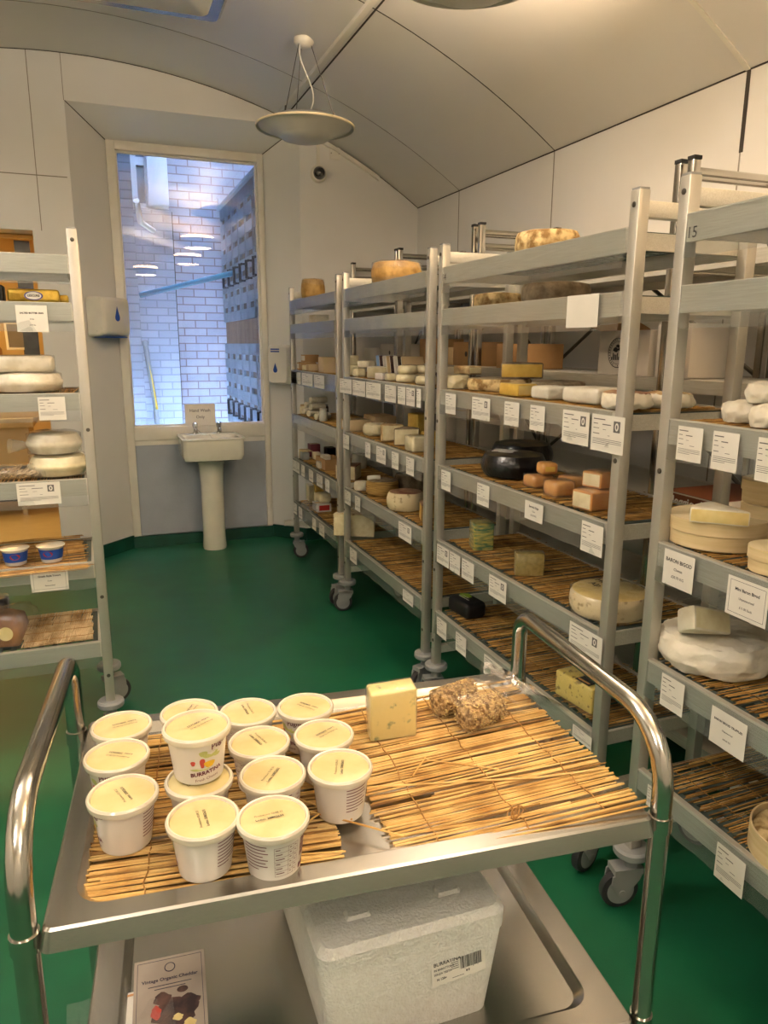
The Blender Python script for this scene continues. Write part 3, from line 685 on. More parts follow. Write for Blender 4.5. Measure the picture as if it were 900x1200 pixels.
# loose straws and a twine knot
mb = MB(); rg = random.Random(5)
for (x, y, a, l) in ((.265, .955, -.9, .12), (.30, .90, -.75, .16), (.25, .93, .6, .07), (.52, .98, -.6, .12), (.45, 1.0, .8, .06)):
    c, s = math.cos(a), math.sin(a); mb.tube([(x - c * l / 2, y - s * l / 2, MZ + .016), (x, y, MZ + .017), (x + c * l / 2, y + s * l / 2, MZ + .016)], .0015, 5)
tag(mb.build('loose_straws', 'straw'), 'loose straw stalks lying across the two mats on the trolley', 'straw', kind='stuff')
mb = MB(); pts = [(.535 + .017 * math.cos(i * .55) * (1 - i * .012), .836 + .012 * math.sin(i * .61), MZ + .017 + .003 * math.sin(i * .9)) for i in range(44)]
mb.tube(pts, .0009, 5); tag(mb.build('twine_knot', 'twine'), 'tangled brown twine knot at the front edge of the right straw mat', 'twine')

# burrata tubs
TZB = MZ + .0085
def wrap_text(mb, s, size, ang, z, r0, r1, H, bold=0.0, mi=0, slope=0):
    """text laid on the tapered side of a tub; ang is the start angle"""
    vs, fs = text_mesh(s, size, 'LEFT', bold); out = []
    for a, b_, _ in vs:
        zz = z + b_ + a * slope; r = r0 + (r1 - r0) * zz / H + .0005; th = ang + a / r
        out.append((r * math.cos(th), r * math.sin(th), zz))
    mb.add(out, fs, mi)
def wrap_quad(mb, a0, a1, z0, z1, r0, r1, H, mi=0, n=6, lift=.0004):
    vs = []
    for i in range(n + 1):
        a = a0 + (a1 - a0) * i / n
        for z in (z0, z1): r = r0 + (r1 - r0) * z / H + lift; vs.append((r * math.cos(a), r * math.sin(a), z))
    mb.add(vs, [(2 * i, 2 * i + 2, 2 * i + 3, 2 * i + 1) for i in range(n)], mi)
TH, TR0, TR1 = .068, .0345, .0425
def make_tub(label, loc, rz):
    t = thing('burrata_tub', label, 'tub', loc, rz, 'burrata tubs on the trolley')
    mb = MB(); mb.lathe([(TR0 - .002, 0), (TR0, .002), (TR1, TH), (TR1 - .0015, TH)], n=40, cap=True); mb.build('cup', 'tub_body', t)
    mb = MB(); mb.lathe([(TR1, TH - .004), (.0475, TH - .002), (.0485, TH + .002), (.0485, TH + .006), (.0465, TH + .0085), (.044, TH + .008), (.0425, TH + .004)], n=44, cap=False)
    l = mb.build('lid', 'tub_rim', t)
    mb = MB(); pr = [(.0428, TH + .0045), (.036, TH + .0055), (.024, TH + .0062), (.012, TH + .007), (.001, TH + .0075)]
    mb.lathe(pr, n=36); mb.jitter(.0009, 45, len(label)); mb.build('lid_window', 'cream', l)
    mb = MB(); put_text(mb, 'Produzione 02.08.22', .0046, -.024, .004, TH + .0086); put_text(mb, 'Lotto: 20802633', .0056, -.024, -.005, TH + .0086, bold=.0001); mb.build('date_stamp', 'ink', l, smooth=False)
    pr = MB(); a = -1.35
    # nutrition table, bar code, marks (toward local -y ... +x)
    for k in range(7): wrap_quad(pr, a - .42, a + .42, .056 - k * .0075, .0564 - k * .0075, TR0, TR1, TH)
    for q in (-.42, .05, .24, .42): wrap_quad(pr, a + q - .004, a + q + .004, .011, .0564, TR0, TR1, TH)
    for k in range(6):
        wrap_quad(pr, a - .38, a - .38 + .15 + .15 * ((k * 7) % 3) / 2, .0525 - k * .0075, .0538 - k * .0075, TR0, TR1, TH)
        wrap_quad(pr, a + .10, a + .17, .0525 - k * .0075, .0538 - k * .0075, TR0, TR1, TH); wrap_quad(pr, a + .29, a + .36, .0525 - k * .0075, .0538 - k * .0075, TR0, TR1, TH)
    bz = .056
    for k, w in enumerate((3, 1, 2, 1, 1, 3, 1, 2, 2, 1, 1, 3, 1, 2)):
        wrap_quad(pr, a + .56, a + .86, bz - w * .0007, bz, TR0, TR1, TH); bz -= w * .0007 + .0008
    for q in (.56, .74): wrap_quad(pr, a + q, a + q + .12, .009, .0175, TR0, TR1, TH, n=3)
    # ingredients text rows left of the table
    for k in range(8): wrap_quad(pr, a - 1.5, a - 1.5 + (.85, .8, .88, .7, .86, .78, .84, .5)[k], .058 - k * .0052, .0594 - k * .0052, TR0, TR1, TH, n=8)
    pr.lathe([(.001, 0), (.001, 0)], n=3) if False else None
    pr.build('side_print', 'maroon', t, smooth=False)
    # front picture: farm scene, name
    fr = MB(); f0 = 1.2
    def blob(aa, zz, ra, rz_, mi, n=14):
        vs = [];
        for i in range(n):
            th = 2 * PI * i / n; A = f0 + aa + ra * math.cos(th) * (1 + .2 * math.sin(3 * th)); z = zz + rz_ * math.sin(th) * (1 + .15 * math.cos(2 * th)); r = TR0 + (TR1 - TR0) * z / TH + .0006 + mi * .0001
            vs.append((r * math.cos(A), r * math.sin(A), z))
        fr.add(vs, [tuple(range(n))], mi)
    blob(.15, .048, .30, .0055, 0); blob(-.08, .051, .14, .005, 0); blob(.42, .045, .15, .003, 0)
    blob(-.12, .036, .09, .009, 1); blob(.14, .033, .2, .006, 2); blob(-.45, .037, .08, .0045, 1); blob(-.2, .026, .35, .0022, 0)
    fr.build('farm_picture', ['pale_green', 'red_soft', 'yellow'], t, smooth=False)
    wr = MB(); wrap_text(wr, 'Puglia', .013, f0 + .2, .054, TR0, TR1, TH, .0002, slope=.25); wrap_text(wr, 'BURRATINA', .0085, f0 - .58, .0145, TR0, TR1, TH, .0003, slope=.12); wrap_text(wr, 'Fresh Cheese', .0062, f0 - .42, .006, TR0, TR1, TH, slope=.12)
    wr.build('brand_lettering', 'maroon', t, smooth=False)
    return t
mat('pale_green', '#b9bd72', .5); mat('red_soft', '#c0483a', .5)
TUBS = [
 (-.008, .985, 0, 1.9, 'burrata tub at the front left, left of the two front tubs'),
 (.089, .892, 0, 1.6, 'burrata tub at the very front, left of the frontmost tub with the nutrition table'),
 (.176, .860, 0, .0, 'frontmost burrata tub, with a nutrition table facing the viewer'),
 (.296, .944, 0, 1.2, 'burrata tub at the right end, nearest the bare straw mat'),
 (-.013, 1.093, 0, 2.6, 'burrata tub on the left edge, second row from the front'),
 (-.003, 1.186, 0, 3.3, 'burrata tub at the back left corner of the mat'),
 (.106, 1.192, 0, 4.2, 'burrata tub in the back row, half hidden behind the raised tub'),
 (.200, 1.160, 0, 4.8, 'burrata tub in the back row, right of the one hidden by the raised tub'),
 (.297, 1.144, 0, 2.2, 'burrata tub at the back right corner of the group, showing a picture on its side'),
 (.300, 1.042, 0, 3.6, 'burrata tub on the right side between the back corner tub and the right end tub'),
 (.198, 1.056, 0, 5.0, 'burrata tub in the middle of the group, right of the raised tub'),
 (.198, .960, 0, .9, 'burrata tub directly behind the frontmost tub with the nutrition table'),
 (.096, .985, 0, .6, 'burrata tub underneath the raised tub'),
 (.098, .998, 1, -2.62, 'raised burrata tub stacked on another, its farm picture facing the viewer')]
first = None
for (x, y, lv, rz, lab) in TUBS:
    loc = (x, y, TZB + lv * (TH + .0088))
    if first is None: first = make_tub(lab, loc, rz)
    else:
        c = copy_tree(first); c.location = loc; c.rotation_euler = (0, 0, rz); c['label'] = lab
    
# blue cheese piece standing on the mat
t = thing('blue_cheese_piece', 'upright rectangular slab of blue veined cheese wrapped in film on the trolley', 'cheese', (.447, 1.118, MZ + .013), R_(-6))
mb = MB(); mb.loft([[(-.042, -.018, 0), (.042, -.018, 0), (.044, .022, 0), (-.04, .022, 0)], [(-.042, -.016, .088), (.042, -.016, .092), (.044, .026, .094), (-.04, .026, .09)]]); mb.build('slab', 'blue_vein', t, bevel=.004, seg=3)
mb = MB(); mb.loft([[(-.044, -.020, 0), (.044, -.020, 0), (.046, .024, 0), (-.042, .024, 0)], [(-.044, -.018, .09), (.044, -.018, .094), (.046, .028, .096), (-.042, .028, .092)]]); mb.build('cling_film', 'film', t, bevel=.006, seg=3)
# seeded goat rolls in a bag
def rot_log(mb, r, l, n=28, seed=0):
    mb.lathe([(r * .5, -l / 2), (r * .9, -l / 2 + .004), (r, -l / 2 + .01), (r, -l / 4), (r, 0), (r, l / 4), (r, l / 2 - .01), (r * .9, l / 2 - .004), (r * .5, l / 2)], n=n)
    mb.xf(Matrix.Rotation(PI / 2, 4, 'Y'))
for (x, y, a, lab) in ((.590, 1.155, R_(14), 'flake coated cheese roll at the back of the clear bag on the trolley'), (.612, 1.088, R_(16), 'flake coated cheese roll at the front of the clear bag on the trolley')):
    mb = MB(); rot_log(mb, .0255, .092); mb.jitter(.0007, 60, x)
    rg = random.Random(int(x * 1000))
    for k in range(700):
        th = rg.random() * 2 * PI; q = rg.uniform(-.044, .044); r = .0262; s = rg.uniform(.0012, .0024)
        mb.box((q, r * math.cos(th), r * math.sin(th)), (s * 1.6, s, s * .5), rg.random() * 3, rg.randrange(3))
    o = mb.build('flaked_roll', ['flaky', 'rind_tan', 'paste'], smooth=False); o.location = (x, y, MZ + .042); o.rotation_euler = (0, 0, a); tag(o, lab, 'cheese', 'seeded rolls in the bag')
mb = MB(); rings = []
for i in range(13):
    s = -1 + 2 * i / 12; xx = s * .062 + (.05 * max(0, s) ** 3); w = .062 * (1 - .1 * s * s) + (.03 * max(0, s - .5)); h = .056 if s < .6 else .05 * (1 - s) + .022
    rings.append([(xx, w * math.cos(2 * PI * k / 24), .0 + max(0, h * .5 + h * .56 * math.sin(2 * PI * k / 24))) for k in range(24)])
mb.loft(rings, cap=False); mb.jitter(.006, 28, 3); mb.v = [(x, y, max(z, .001)) for x, y, z in mb.v]
o = mb.build('clear_bag', 'film_clear', ang=80); o.location = (.606, 1.120, MZ + .0165); o.rotation_euler = (0, 0, R_(14)); tag(o, 'clear crinkled plastic bag around the two flaked rolls on the trolley', 'bag')
mb = MB(); vs = []; nx, ny = 9, 7
for i in range(nx):
    for j in range(ny): vs.append((.012 * i, (j - 3) * (.012 + .0035 * i), .018 + .035 * math.sin(i * .5) * (1 - abs(j - 3) * .1) + .01 * math.sin(i * 1.9 + j * 1.3)))
mb.add(vs, [(i * ny + j, (i + 1) * ny + j, (i + 1) * ny + j + 1, i * ny + j + 1) for i in range(nx - 1) for j in range(ny - 1)])
ob = mb.build('bag_mouth', 'film_clear', None, ang=80); ob.parent = o; ob.location = (.07, .02, 0)

# polystyrene box on the lower tray
BZ = .505 - .0145
t = thing('polystyrene_box', 'white polystyrene box with a burratina label on the lower shelf of the trolley', 'box', (.392, 1.045, BZ), R_(-1.2))
BW, BD, BH = .30, .37, .165
mb = MB(); mb.loft([rrect(BW - .03, BD - .03, .02, 0), rrect(BW, BD, .018, BH)]); mb.build('base', 'foam', t, bevel=.002)
mb = MB(); mb.loft([rrect(BW + .004, BD + .004, .02, BH + .001), rrect(BW + .006, BD + .006, .02, BH + .03), rrect(BW - .012, BD - .012, .02, BH + .041)]); ld = mb.build('box_lid', 'foam', t)
for x in (-.075, .075):
    for y in (-.125, .10): mb = MB(); mb.loft([rrect(.042, .024, .004, BH + .040, cx=x, cy=y), rrect(.034, .018, .004, BH + .047, cx=x, cy=y)]); mb.build('lid_stud', 'foam', ld)
mb = MB(); mb.b2(-.046, .046, -.024, .024, 0, .0006)
ML = Matrix.Translation((.075, -BD / 2 - .0003 + .0035, .118)) @ Matrix.Rotation(R_(90 + 5), 4, 'X') @ Matrix.Rotation(R_(3), 4, 'Z')
ML = Matrix.Translation((.072, -BD / 2 + .0028, .118)) @ Matrix.Rotation(R_(90 - 5.2), 4, 'X') @ Matrix.Rotation(R_(3), 4, 'Z')
mb.xf(ML); lbo = mb.build('box_label', 'paper', t, smooth=False)
mb = MB(); put_text(mb, 'BURRATINA', .0085, -.042, .009, .001, bold=.0002); put_text(mb, 'IN BARATTOLO', .0048, -.042, .001, .001, bold=.0001); put_text(mb, 'SENZA TESTA', .0048, -.042, -.0065, .001, bold=.0001); put_text(mb, 'N 120g', .0055, -.038, -.016, .001, bold=.0002)
put_text(mb, '8 5', .005, .012, -.016, .001, bold=.0003); mb.b2(-.012, .008, -.0195, -.0188, .001, .0012)
for k in range(4): mb.b2(-.013, .0, .006 - k * .0035, .0068 - k * .0035, .001, .0012)
x = .003; rg = random.Random(2)
while x < .040:
    w = rg.choice((.0005, .0008, .0014)); mb.b2(x, x + w, -.009 if rg.random() < .85 else -.011, .012, .001, .0012); x += w + rg.choice((.0005, .0008, .0012))
mb.xf(ML); mb.build('label_print', 'ink', lbo, smooth=False)
# cheddar booklet, second one, and a bag
t = thing('cheddar_booklet', 'cheddar booklet with a tractor picture lying on the lower shelf of the trolley', 'booklet', (.038, 1.065, BZ + .006), R_(-4)); t.rotation_euler = (R_(6), 0, R_(-5))
mb = MB(); mb.b2(-.058, .058, -.082, .082, 0, .004); mb.build('pages', 'paper', t, bevel=.001)
mb = MB(); mb.b2(-.058, .058, -.082, .082, .004, .005); cv = mb.build('cover', 'booklet', t)
mb = MB(); e = .0052
for (x0, x1, y0, y1) in ((-.053, .053, .076, .0768), (-.053, .053, -.0768, -.076), (-.053, -.0522, -.076, .076), (.0522, .053, -.076, .076)): mb.b2(x0, x1, y0, y1, .005, e)
mb.lathe([(.009, .005), (.009, .0053), (.0075, .0053)], (0, .060, 0), 24, cap=False)
put_text(mb, 'Vintage Organic Cheddar', .0088, 0, .036, .0053, 'CENTER', bold=.0002)
for k in range(2): mb.b2(-.035 + k * .01, .035 - k * .01, .027 - k * .006, .0282 - k * .006, .005, .0052)
mb.build('cover_print', 'booklet_ink', cv, smooth=False) if 'booklet_ink' in MATS else mb.build('cover_print', mat('booklet_ink', '#3c3446', .5).name, cv, smooth=False)
mb = MB()
def disc(mb, cx, cy, rx, ry, z, mi=0, n=18, w=.15): mb.add([(cx + rx * math.cos(2 * PI * i / n) * (1 + w * math.sin(i * 2.1)), cy + ry * math.sin(2 * PI * i / n) * (1 + w * math.cos(i * 1.3)), z) for i in range(n)], [tuple(range(n))], mi)
disc(mb, .008, -.025, .036, .024, .0053); disc(mb, -.012, .002, .014, .012, .0054); disc(mb, .03, -.012, .018, .014, .0054); disc(mb, .02, .013, .009, .006, .0055, 0, w=0)
disc(mb, -.03, -.062, .016, .016, .0054, 0, w=0); disc(mb, -.03, -.062, .012, .012, .0055, 2, w=0); mb.b2(-.031, -.029, -.074, -.05, .0055, .0057); mb.b2(-.042, -.018, -.063, -.061, .0055, .0057)
disc(mb, -.022, -.02, .008, .012, .0055, 1); disc(mb, .03, -.05, .01, .009, .0055, 3); disc(mb, .012, -.035, .008, .006, .0056, 3)
mb.build('cover_picture', ['booklet_dark', 'red_soft', 'booklet', 'paste'], cv, smooth=False)
t = thing('tucked_booklet', 'second booklet half hidden beneath the cheddar booklet on the lower shelf', 'booklet', (.012, 1.035, BZ + .001), R_(-2))
mb = MB(); mb.b2(-.055, .06, -.07, .07, 0, .004); mb.build('cover', 'paper', t)
mb = MB(); mb.b2(-.052, -.048, -.066, .066, .004, .0046); mb.b2(-.048, .055, .062, .066, .004, .0046); mb.build('orange_border', 'paste_orange', t, smooth=False)
mb = MB(); vs = []
for i in range(10):
    for j in range(10): vs.append((-.09 + .018 * i, -.08 + .018 * j, .004 + .006 * abs(math.sin(i * 1.7 + j * .9)) + .002 * (i % 2)))
mb.add(vs, [(i * 10 + j, (i + 1) * 10 + j, (i + 1) * 10 + j + 1, i * 10 + j + 1) for i in range(9) for j in range(9)])
o = mb.build('plastic_sleeve', 'film', ang=80); o.location = (-.02, 1.03, BZ + .0065); tag(o, 'clear plastic sleeve under and left of the booklets on the lower shelf', 'sleeve'); o.location = (-.03, 1.03, BZ + .002)
ITEMS = [
('wheel', 'large mould-rinded wheel on the very top of the third rack from the window', 'cheese', None, 1.48, 2.2936, 1.846, 0.0, {'r': 0.1072, 'h': 0.085, 'm': 'rind_mould'}),
('wheel', 'grey-brown wheel on the second shelf of the third rack, left of the blank paper', 'cheese', None, 1.5, 2.6521, 1.689, 0.0, {'r': 0.0958, 'h': 0.06, 'm': 'rind_mould'}),
('wheel', 'darker flat wheel on the second shelf of the third rack, beside the blank paper', 'cheese', None, 1.48, 2.2268, 1.689, 0.0, {'r': 0.1148, 'h': 0.068, 'm': 'rind_grey', 'top': 'rind_grey'}),
('wheel', 'crumpled cream paper wrapped round cheese at the far end of the third rack, eye-level shelf', 'cheese', None, 1.37, 2.7528, 1.381, 0.0, {'r': 0.0594, 'h': 0.05, 'm': 'paper_wax', 'bulge': 0.004, 'amp': 0.004}),
('wheel', 'broad grey mould wheel under other cheeses on the eye-level shelf of the third rack', 'cheese', None, 1.47, 2.5655, 1.381, 0.0, {'r': 0.1235, 'h': 0.048, 'm': 'rind_mould', 'top': 'rind_grey'}),
('block', 'pale tan cheese piece stacked on the grey mould wheel, left of the yellow wedge', 'cheese', None, 1.5, 2.8951, 1.43, 0.1, {'dx': 0.07, 'dy': 0.12, 'h': 0.036, 'm': 'rind_tan', 'cut': 'paste_pale'}),
('block', 'small pale cheese at the far end behind the crumpled paper parcel', 'cheese', None, 1.56, 3.2014, 1.381, 0.0, {'dx': 0.07, 'dy': 0.06, 'h': 0.075, 'm': 'rind_white'}),
('wedge', 'large yellow wedge with dark rind topping the stack on the third rack', 'cheese', None, 1.5, 2.5005, 1.43, 0.15, {'R': 0.16, 'ang': 1.25, 'h': 0.058, 'm': 'rind_grey', 'cut': 'paste_yellow'}),
('wheel', 'flat brown paper covered cheese at the back of the eye-level shelf', 'cheese', None, 1.58, 2.3326, 1.381, 0.0, {'r': 0.0972, 'h': 0.045, 'm': 'rind_grey'}),
('block', 'yellow cut cheese slab in the front row of the eye-level shelf', 'cheese', None, 1.375, 2.2695, 1.381, 0.0, {'dx': 0.08, 'dy': 0.125, 'h': 0.042, 'm': 'paste_yellow', 'cut': 'paste', 'top': 'rind_tan'}),
('block', 'white wrapped square cheese between the yellow slab and the large white parcel', 'cheese', None, 1.39, 2.0864, 1.381, 0.0, {'dx': 0.1, 'dy': 0.1, 'h': 0.042, 'm': 'paper_wrap', 'bev': 0.012}),
('block', 'large white paper parcel in the front row of the eye-level shelf', 'cheese', None, 1.42, 1.8966, 1.381, 0.1, {'dx': 0.13, 'dy': 0.16, 'h': 0.048, 'm': 'paper_wrap', 'bev': 0.018}),
('wheel', 'white wrapped round with red label behind the near post of the third rack', 'cheese', None, 1.375, 1.6911, 1.381, 0.0, {'r': 0.0666, 'h': 0.046, 'm': 'paper_wrap', 'top': 'rind_red'}),
('wheel', 'white wrapped round at the near end between the third rack and the rack marked 15', 'cheese', None, 1.52, 1.6865, 1.381, 0.0, {'r': 0.0657, 'h': 0.042, 'm': 'paper_wrap', 'top': 'rind_tan'}),
('wheel', 'front black waxed wheel with a torn label on top, third rack', 'cheese', None, 1.44, 2.3864, 1.074, 0.0, {'r': 0.1157, 'h': 0.088, 'm': 'wax_black', 'top': 'wax_top', 'bulge': 0.006}),
('wheel', 'rear black waxed wheel just behind the front one, third rack', 'cheese', None, 1.585, 2.5639, 1.074, 0.0, {'r': 0.1177, 'h': 0.1, 'm': 'wax_black', 'top': 'wax_top', 'bulge': 0.006}),
('block', 'orange cling-wrapped ball cheese, lower left of the orange group', 'cheese', None, 1.41, 2.1658, 1.074, 0.0, {'dx': 0.085, 'dy': 0.075, 'h': 0.042, 'm': 'paste_orange', 'bev': 0.02, 'wrap': 'film'}),
('block', 'orange cling-wrapped ball cheese, lower right of the orange group', 'cheese', None, 1.385, 2.0053, 1.074, 0.0, {'dx': 0.08, 'dy': 0.075, 'h': 0.05, 'm': 'paste_orange', 'bev': 0.022, 'wrap': 'film'}),
('block', 'orange wrapped cheese at the back of the orange group', 'cheese', None, 1.48, 2.0655, 1.074, 0.0, {'dx': 0.08, 'dy': 0.08, 'h': 0.05, 'm': 'paste_orange', 'bev': 0.022, 'wrap': 'film'}),
('block', 'halved orange cheese showing its yellow cut face, topmost of the orange group', 'cheese', None, 1.42, 2.1327, 1.122, -0.2, {'dx': 0.06, 'dy': 0.06, 'h': 0.042, 'm': 'paste_orange', 'cut': 'paste_yellow', 'bev': 0.014}),
('block', 'pale red-rinded block underneath, near end of the black wheel shelf', 'cheese', None, 1.385, 1.8082, 1.074, -1.45, {'dx': 0.085, 'dy': 0.12, 'h': 0.056, 'm': 'paste_orange', 'cut': 'paste_pale', 'wrap': 'film'}),
('block', 'pale red-rinded block on top, near end of the black wheel shelf', 'cheese', None, 1.41, 1.827, 1.134, -1.35, {'dx': 0.075, 'dy': 0.085, 'h': 0.048, 'm': 'paste_orange', 'cut': 'paste_pale', 'wrap': 'film'}),
('block', 'green veined block of cheese on the fifth shelf of the third rack', 'cheese', None, 1.395, 2.5332, 0.758, -0.25, {'dx': 0.08, 'dy': 0.09, 'h': 0.108, 'm': 'sage', 'wrap': 'film', 'bev': 0.004}),
('block', 'small tan herbed block alone on the mat, fifth shelf of the third rack', 'cheese', None, 1.385, 2.16, 0.758, -0.4, {'dx': 0.1, 'dy': 0.045, 'h': 0.082, 'm': 'herb_tan', 'wrap': 'film', 'bev': 0.004}),
('wheel', 'flat speckled wheel in torn white paper with printed top, fifth shelf of third rack', 'cheese', None, 1.415, 1.7539, 0.758, 0.0, {'r': 0.1166, 'h': 0.072, 'm': 'spotted', 'top': 'paste', 'wrap': 'film_clear'}),
('pack', 'black plastic packet with a green label, bottom shelf of the third rack', 'packet', None, 1.395, 2.638, 0.442, 0.1, {'dx': 0.1, 'dy': 0.155, 'h': 0.068, 'm': 'black', 'bev': 0.018}),
('block', 'yellow speckled cheese with black label, bottom shelf of the third rack', 'cheese', None, 1.375, 1.7975, 0.442, 0.12, {'dx': 0.085, 'dy': 0.17, 'h': 0.085, 'm': 'speckle', 'wrap': 'film', 'bev': 0.008}),
('wheel', 'squat white wrapped cheese in front on the eye-level shelf of the rack marked 15', 'cheese', None, 1.385, 1.3027, 1.381, 0.0, {'r': 0.0385, 'h': 0.045, 'm': 'paper_wrap', 'bulge': 0.003}),
('wheel', 'crinkled white wrapped cheese cut by the right edge of the photo, eye-level shelf', 'cheese', None, 1.35, 1.1962, 1.381, 0.0, {'r': 0.0351, 'h': 0.043, 'm': 'paper_wrap'}),
('wheel', 'white wrapped cheese stacked on top at the right edge, eye-level shelf', 'cheese', None, 1.4, 1.2597, 1.428, 0.0, {'r': 0.0346, 'h': 0.042, 'm': 'paper_wrap', 'bulge': 0.003}),
('woodbox', 'large round wooden cheese box with a brie wedge on its lid', 'cheese box', None, 1.42, 1.3713, 1.074, 2.4, {'r': 0.1166, 'h': 0.07, 'm': 'wood_thin'}),
('wedge', 'brie wedge resting on the large wooden box', 'cheese', None, 1.36, 1.2925, 1.1445, 1.9, {'R': 0.13, 'ang': 0.9, 'h': 0.036, 'm': 'rind_white', 'cut': 'paste'}),
('woodbox', 'small round wooden cheese box at the right edge of the fourth shelf', 'cheese box', None, 1.355, 1.13, 1.074, 1.0, {'r': 0.0632, 'h': 0.055, 'm': 'wood_thin'}),
('woodbox', 'lower tall wooden cheese box stacked behind the large one', 'cheese box', None, 1.54, 1.319, 1.074, 0.5, {'r': 0.0725, 'h': 0.1, 'm': 'wood_thin', 'f': 0.6}),
('woodbox', 'upper wooden cheese box of the stack behind the large one', 'cheese box', None, 1.54, 1.3296, 1.175, 0.8, {'r': 0.0688, 'h': 0.058, 'm': 'wood_thin'}),
('wheel', 'large wheel in crumpled white paper on the fifth shelf of the rack marked 15', 'cheese', None, 1.435, 1.3483, 0.758, 0.0, {'r': 0.1343, 'h': 0.085, 'm': 'paper_wrap', 'bulge': 0.006, 'amp': 0.005}),
('woodbox', 'round open wooden box holding a mould-rinded cheese at the right edge, bottom shelf', 'cheese box', None, 1.4, 1.0052, 0.442, 0.0, {'r': 0.1173, 'h': 0.06, 'm': 'wood_thin', 'open': 1.0}),
('wheel', 'tall tan wrapped wheel on the very top of the second rack', 'cheese', None, 1.47, 3.6504, 1.846, 0.0, {'r': 0.1243, 'h': 0.115, 'm': 'rind_gold', 'wrap': 'film', 'bulge': 0.006}),
('block', 'yellow cheese block beneath another at the far end, eye-level shelf of second rack', 'cheese', None, 1.4, 4.1515, 1.381, -0.2, {'dx': 0.09, 'dy': 0.08, 'h': 0.055, 'm': 'paste_pale'}),
('block', 'pale cube of cheese on top at the far end, eye-level shelf of second rack', 'cheese', None, 1.4, 4.1662, 1.437, -0.2, {'dx': 0.075, 'dy': 0.07, 'h': 0.055, 'm': 'paste_pale'}),
('block', 'pale wrapped half round beside the far blocks on the second rack', 'cheese', None, 1.36, 3.9154, 1.381, 0.0, {'dx': 0.06, 'dy': 0.07, 'h': 0.045, 'm': 'paste_pale', 'bev': 0.015, 'wrap': 'film'}),
('block', 'tilted grey-cream piece lying on the wedges of the second rack', 'cheese', None, 1.4, 3.9153, 1.431, 0.5, {'dx': 0.06, 'dy': 0.08, 'h': 0.035, 'm': 'rind_white'}),
('wedge', 'large pale wedge pointing forward on the eye-level shelf of the second rack', 'cheese', None, 1.38, 3.7516, 1.381, 0.6, {'R': 0.12, 'ang': 1.1, 'h': 0.06, 'm': 'rind_white', 'cut': 'paste_pale'}),
('block', 'small white boxed cheese in front of the books on the second rack', 'cheese', None, 1.335, 3.5057, 1.381, 0.2, {'dx': 0.04, 'dy': 0.07, 'h': 0.035, 'm': 'card_white'}),
('block', 'small cream cheese packet left of the round cheeses on the second rack', 'cheese', None, 1.35, 3.4159, 1.381, 0.0, {'dx': 0.05, 'dy': 0.06, 'h': 0.035, 'm': 'paste_pale', 'bev': 0.01, 'wrap': 'film'}),
('wheel', 'lower left round cheese of the wrapped rounds on the second rack', 'cheese', None, 1.36, 3.2393, 1.381, 0.0, {'r': 0.05, 'h': 0.038, 'm': 'paste_pale', 'wrap': 'film'}),
('wheel', 'upper left round cheese of the wrapped rounds on the second rack', 'cheese', None, 1.36, 3.2302, 1.421, 0.0, {'r': 0.0458, 'h': 0.038, 'm': 'paste_pale', 'wrap': 'film'}),
('wheel', 'lower round cheese beside the near post of the second rack', 'cheese', None, 1.365, 3.0265, 1.381, 0.0, {'r': 0.0472, 'h': 0.038, 'm': 'paste_pale', 'wrap': 'film'}),
('wheel', 'upper round cheese beside the near post of the second rack', 'cheese', None, 1.45, 3.2268, 1.421, 0.0, {'r': 0.0462, 'h': 0.038, 'm': 'paste_pale', 'wrap': 'film'}),
('carton', 'tan cardboard box with a white label, far end of the fourth shelf, second rack', 'box', None, 1.38, 4.0355, 1.074, -1.471, {'dx': 0.13, 'dy': 0.13, 'h': 0.062, 'm': 'card_pale', 'lab': 'paper'}),
('wheel', 'small round white-paper brie on the fourth shelf of the second rack', 'cheese', None, 1.4, 3.7579, 1.074, 0.0, {'r': 0.0673, 'h': 0.062, 'm': 'paper_wax', 'bulge': 0.004}),
('carton', 'flat tan carton behind the small brie on the second rack', 'box', None, 1.55, 4.0959, 1.074, 0.0, {'dx': 0.13, 'dy': 0.2, 'h': 0.075, 'm': 'card_pale'}),
('wedge', 'tall cling-wrapped wedge left of centre, fourth shelf of the second rack', 'cheese', None, 1.4, 3.5019, 1.074, 2.7, {'R': 0.12, 'ang': 0.9, 'h': 0.085, 'm': 'rind_tan', 'cut': 'paste_pale'}),
('wedge', 'tall cling-wrapped wedge in the centre, fourth shelf of the second rack', 'cheese', None, 1.38, 3.3279, 1.074, 0.3, {'R': 0.13, 'ang': 1.0, 'h': 0.085, 'm': 'rind_grey', 'cut': 'paste_pale'}),
('block', 'cling-wrapped pale cheese at the near front of the fourth shelf, second rack', 'cheese', None, 1.365, 3.116, 1.074, 0.0, {'dx': 0.09, 'dy': 0.1, 'h': 0.07, 'm': 'paste_pale', 'wrap': 'film', 'bev': 0.012}),
('block', 'upright yellow cheese block rising behind the near cheese, second rack', 'cheese', None, 1.5, 3.4056, 1.074, 0.2, {'dx': 0.08, 'dy': 0.09, 'h': 0.145, 'm': 'paste_yellow'}),
('block', 'golden cheese next to the near post, back of the fourth shelf of second rack', 'cheese', None, 1.5, 3.2597, 1.074, 0.0, {'dx': 0.08, 'dy': 0.07, 'h': 0.07, 'm': 'paste_yellow'}),
('wedge', 'tall quarter wheel with red-brown rind, far end of the fifth shelf, second rack', 'cheese', None, 1.4, 4.1771, 0.758, 1.6, {'R': 0.15, 'ang': 1.2, 'h': 0.09, 'm': 'rind_red', 'cut': 'paste_pale'}),
('wheel', 'small whitish drum cheese beneath a slice, fifth shelf of the second rack', 'cheese', None, 1.345, 3.8416, 0.758, 0.0, {'r': 0.0407, 'h': 0.05, 'm': 'rind_white'}),
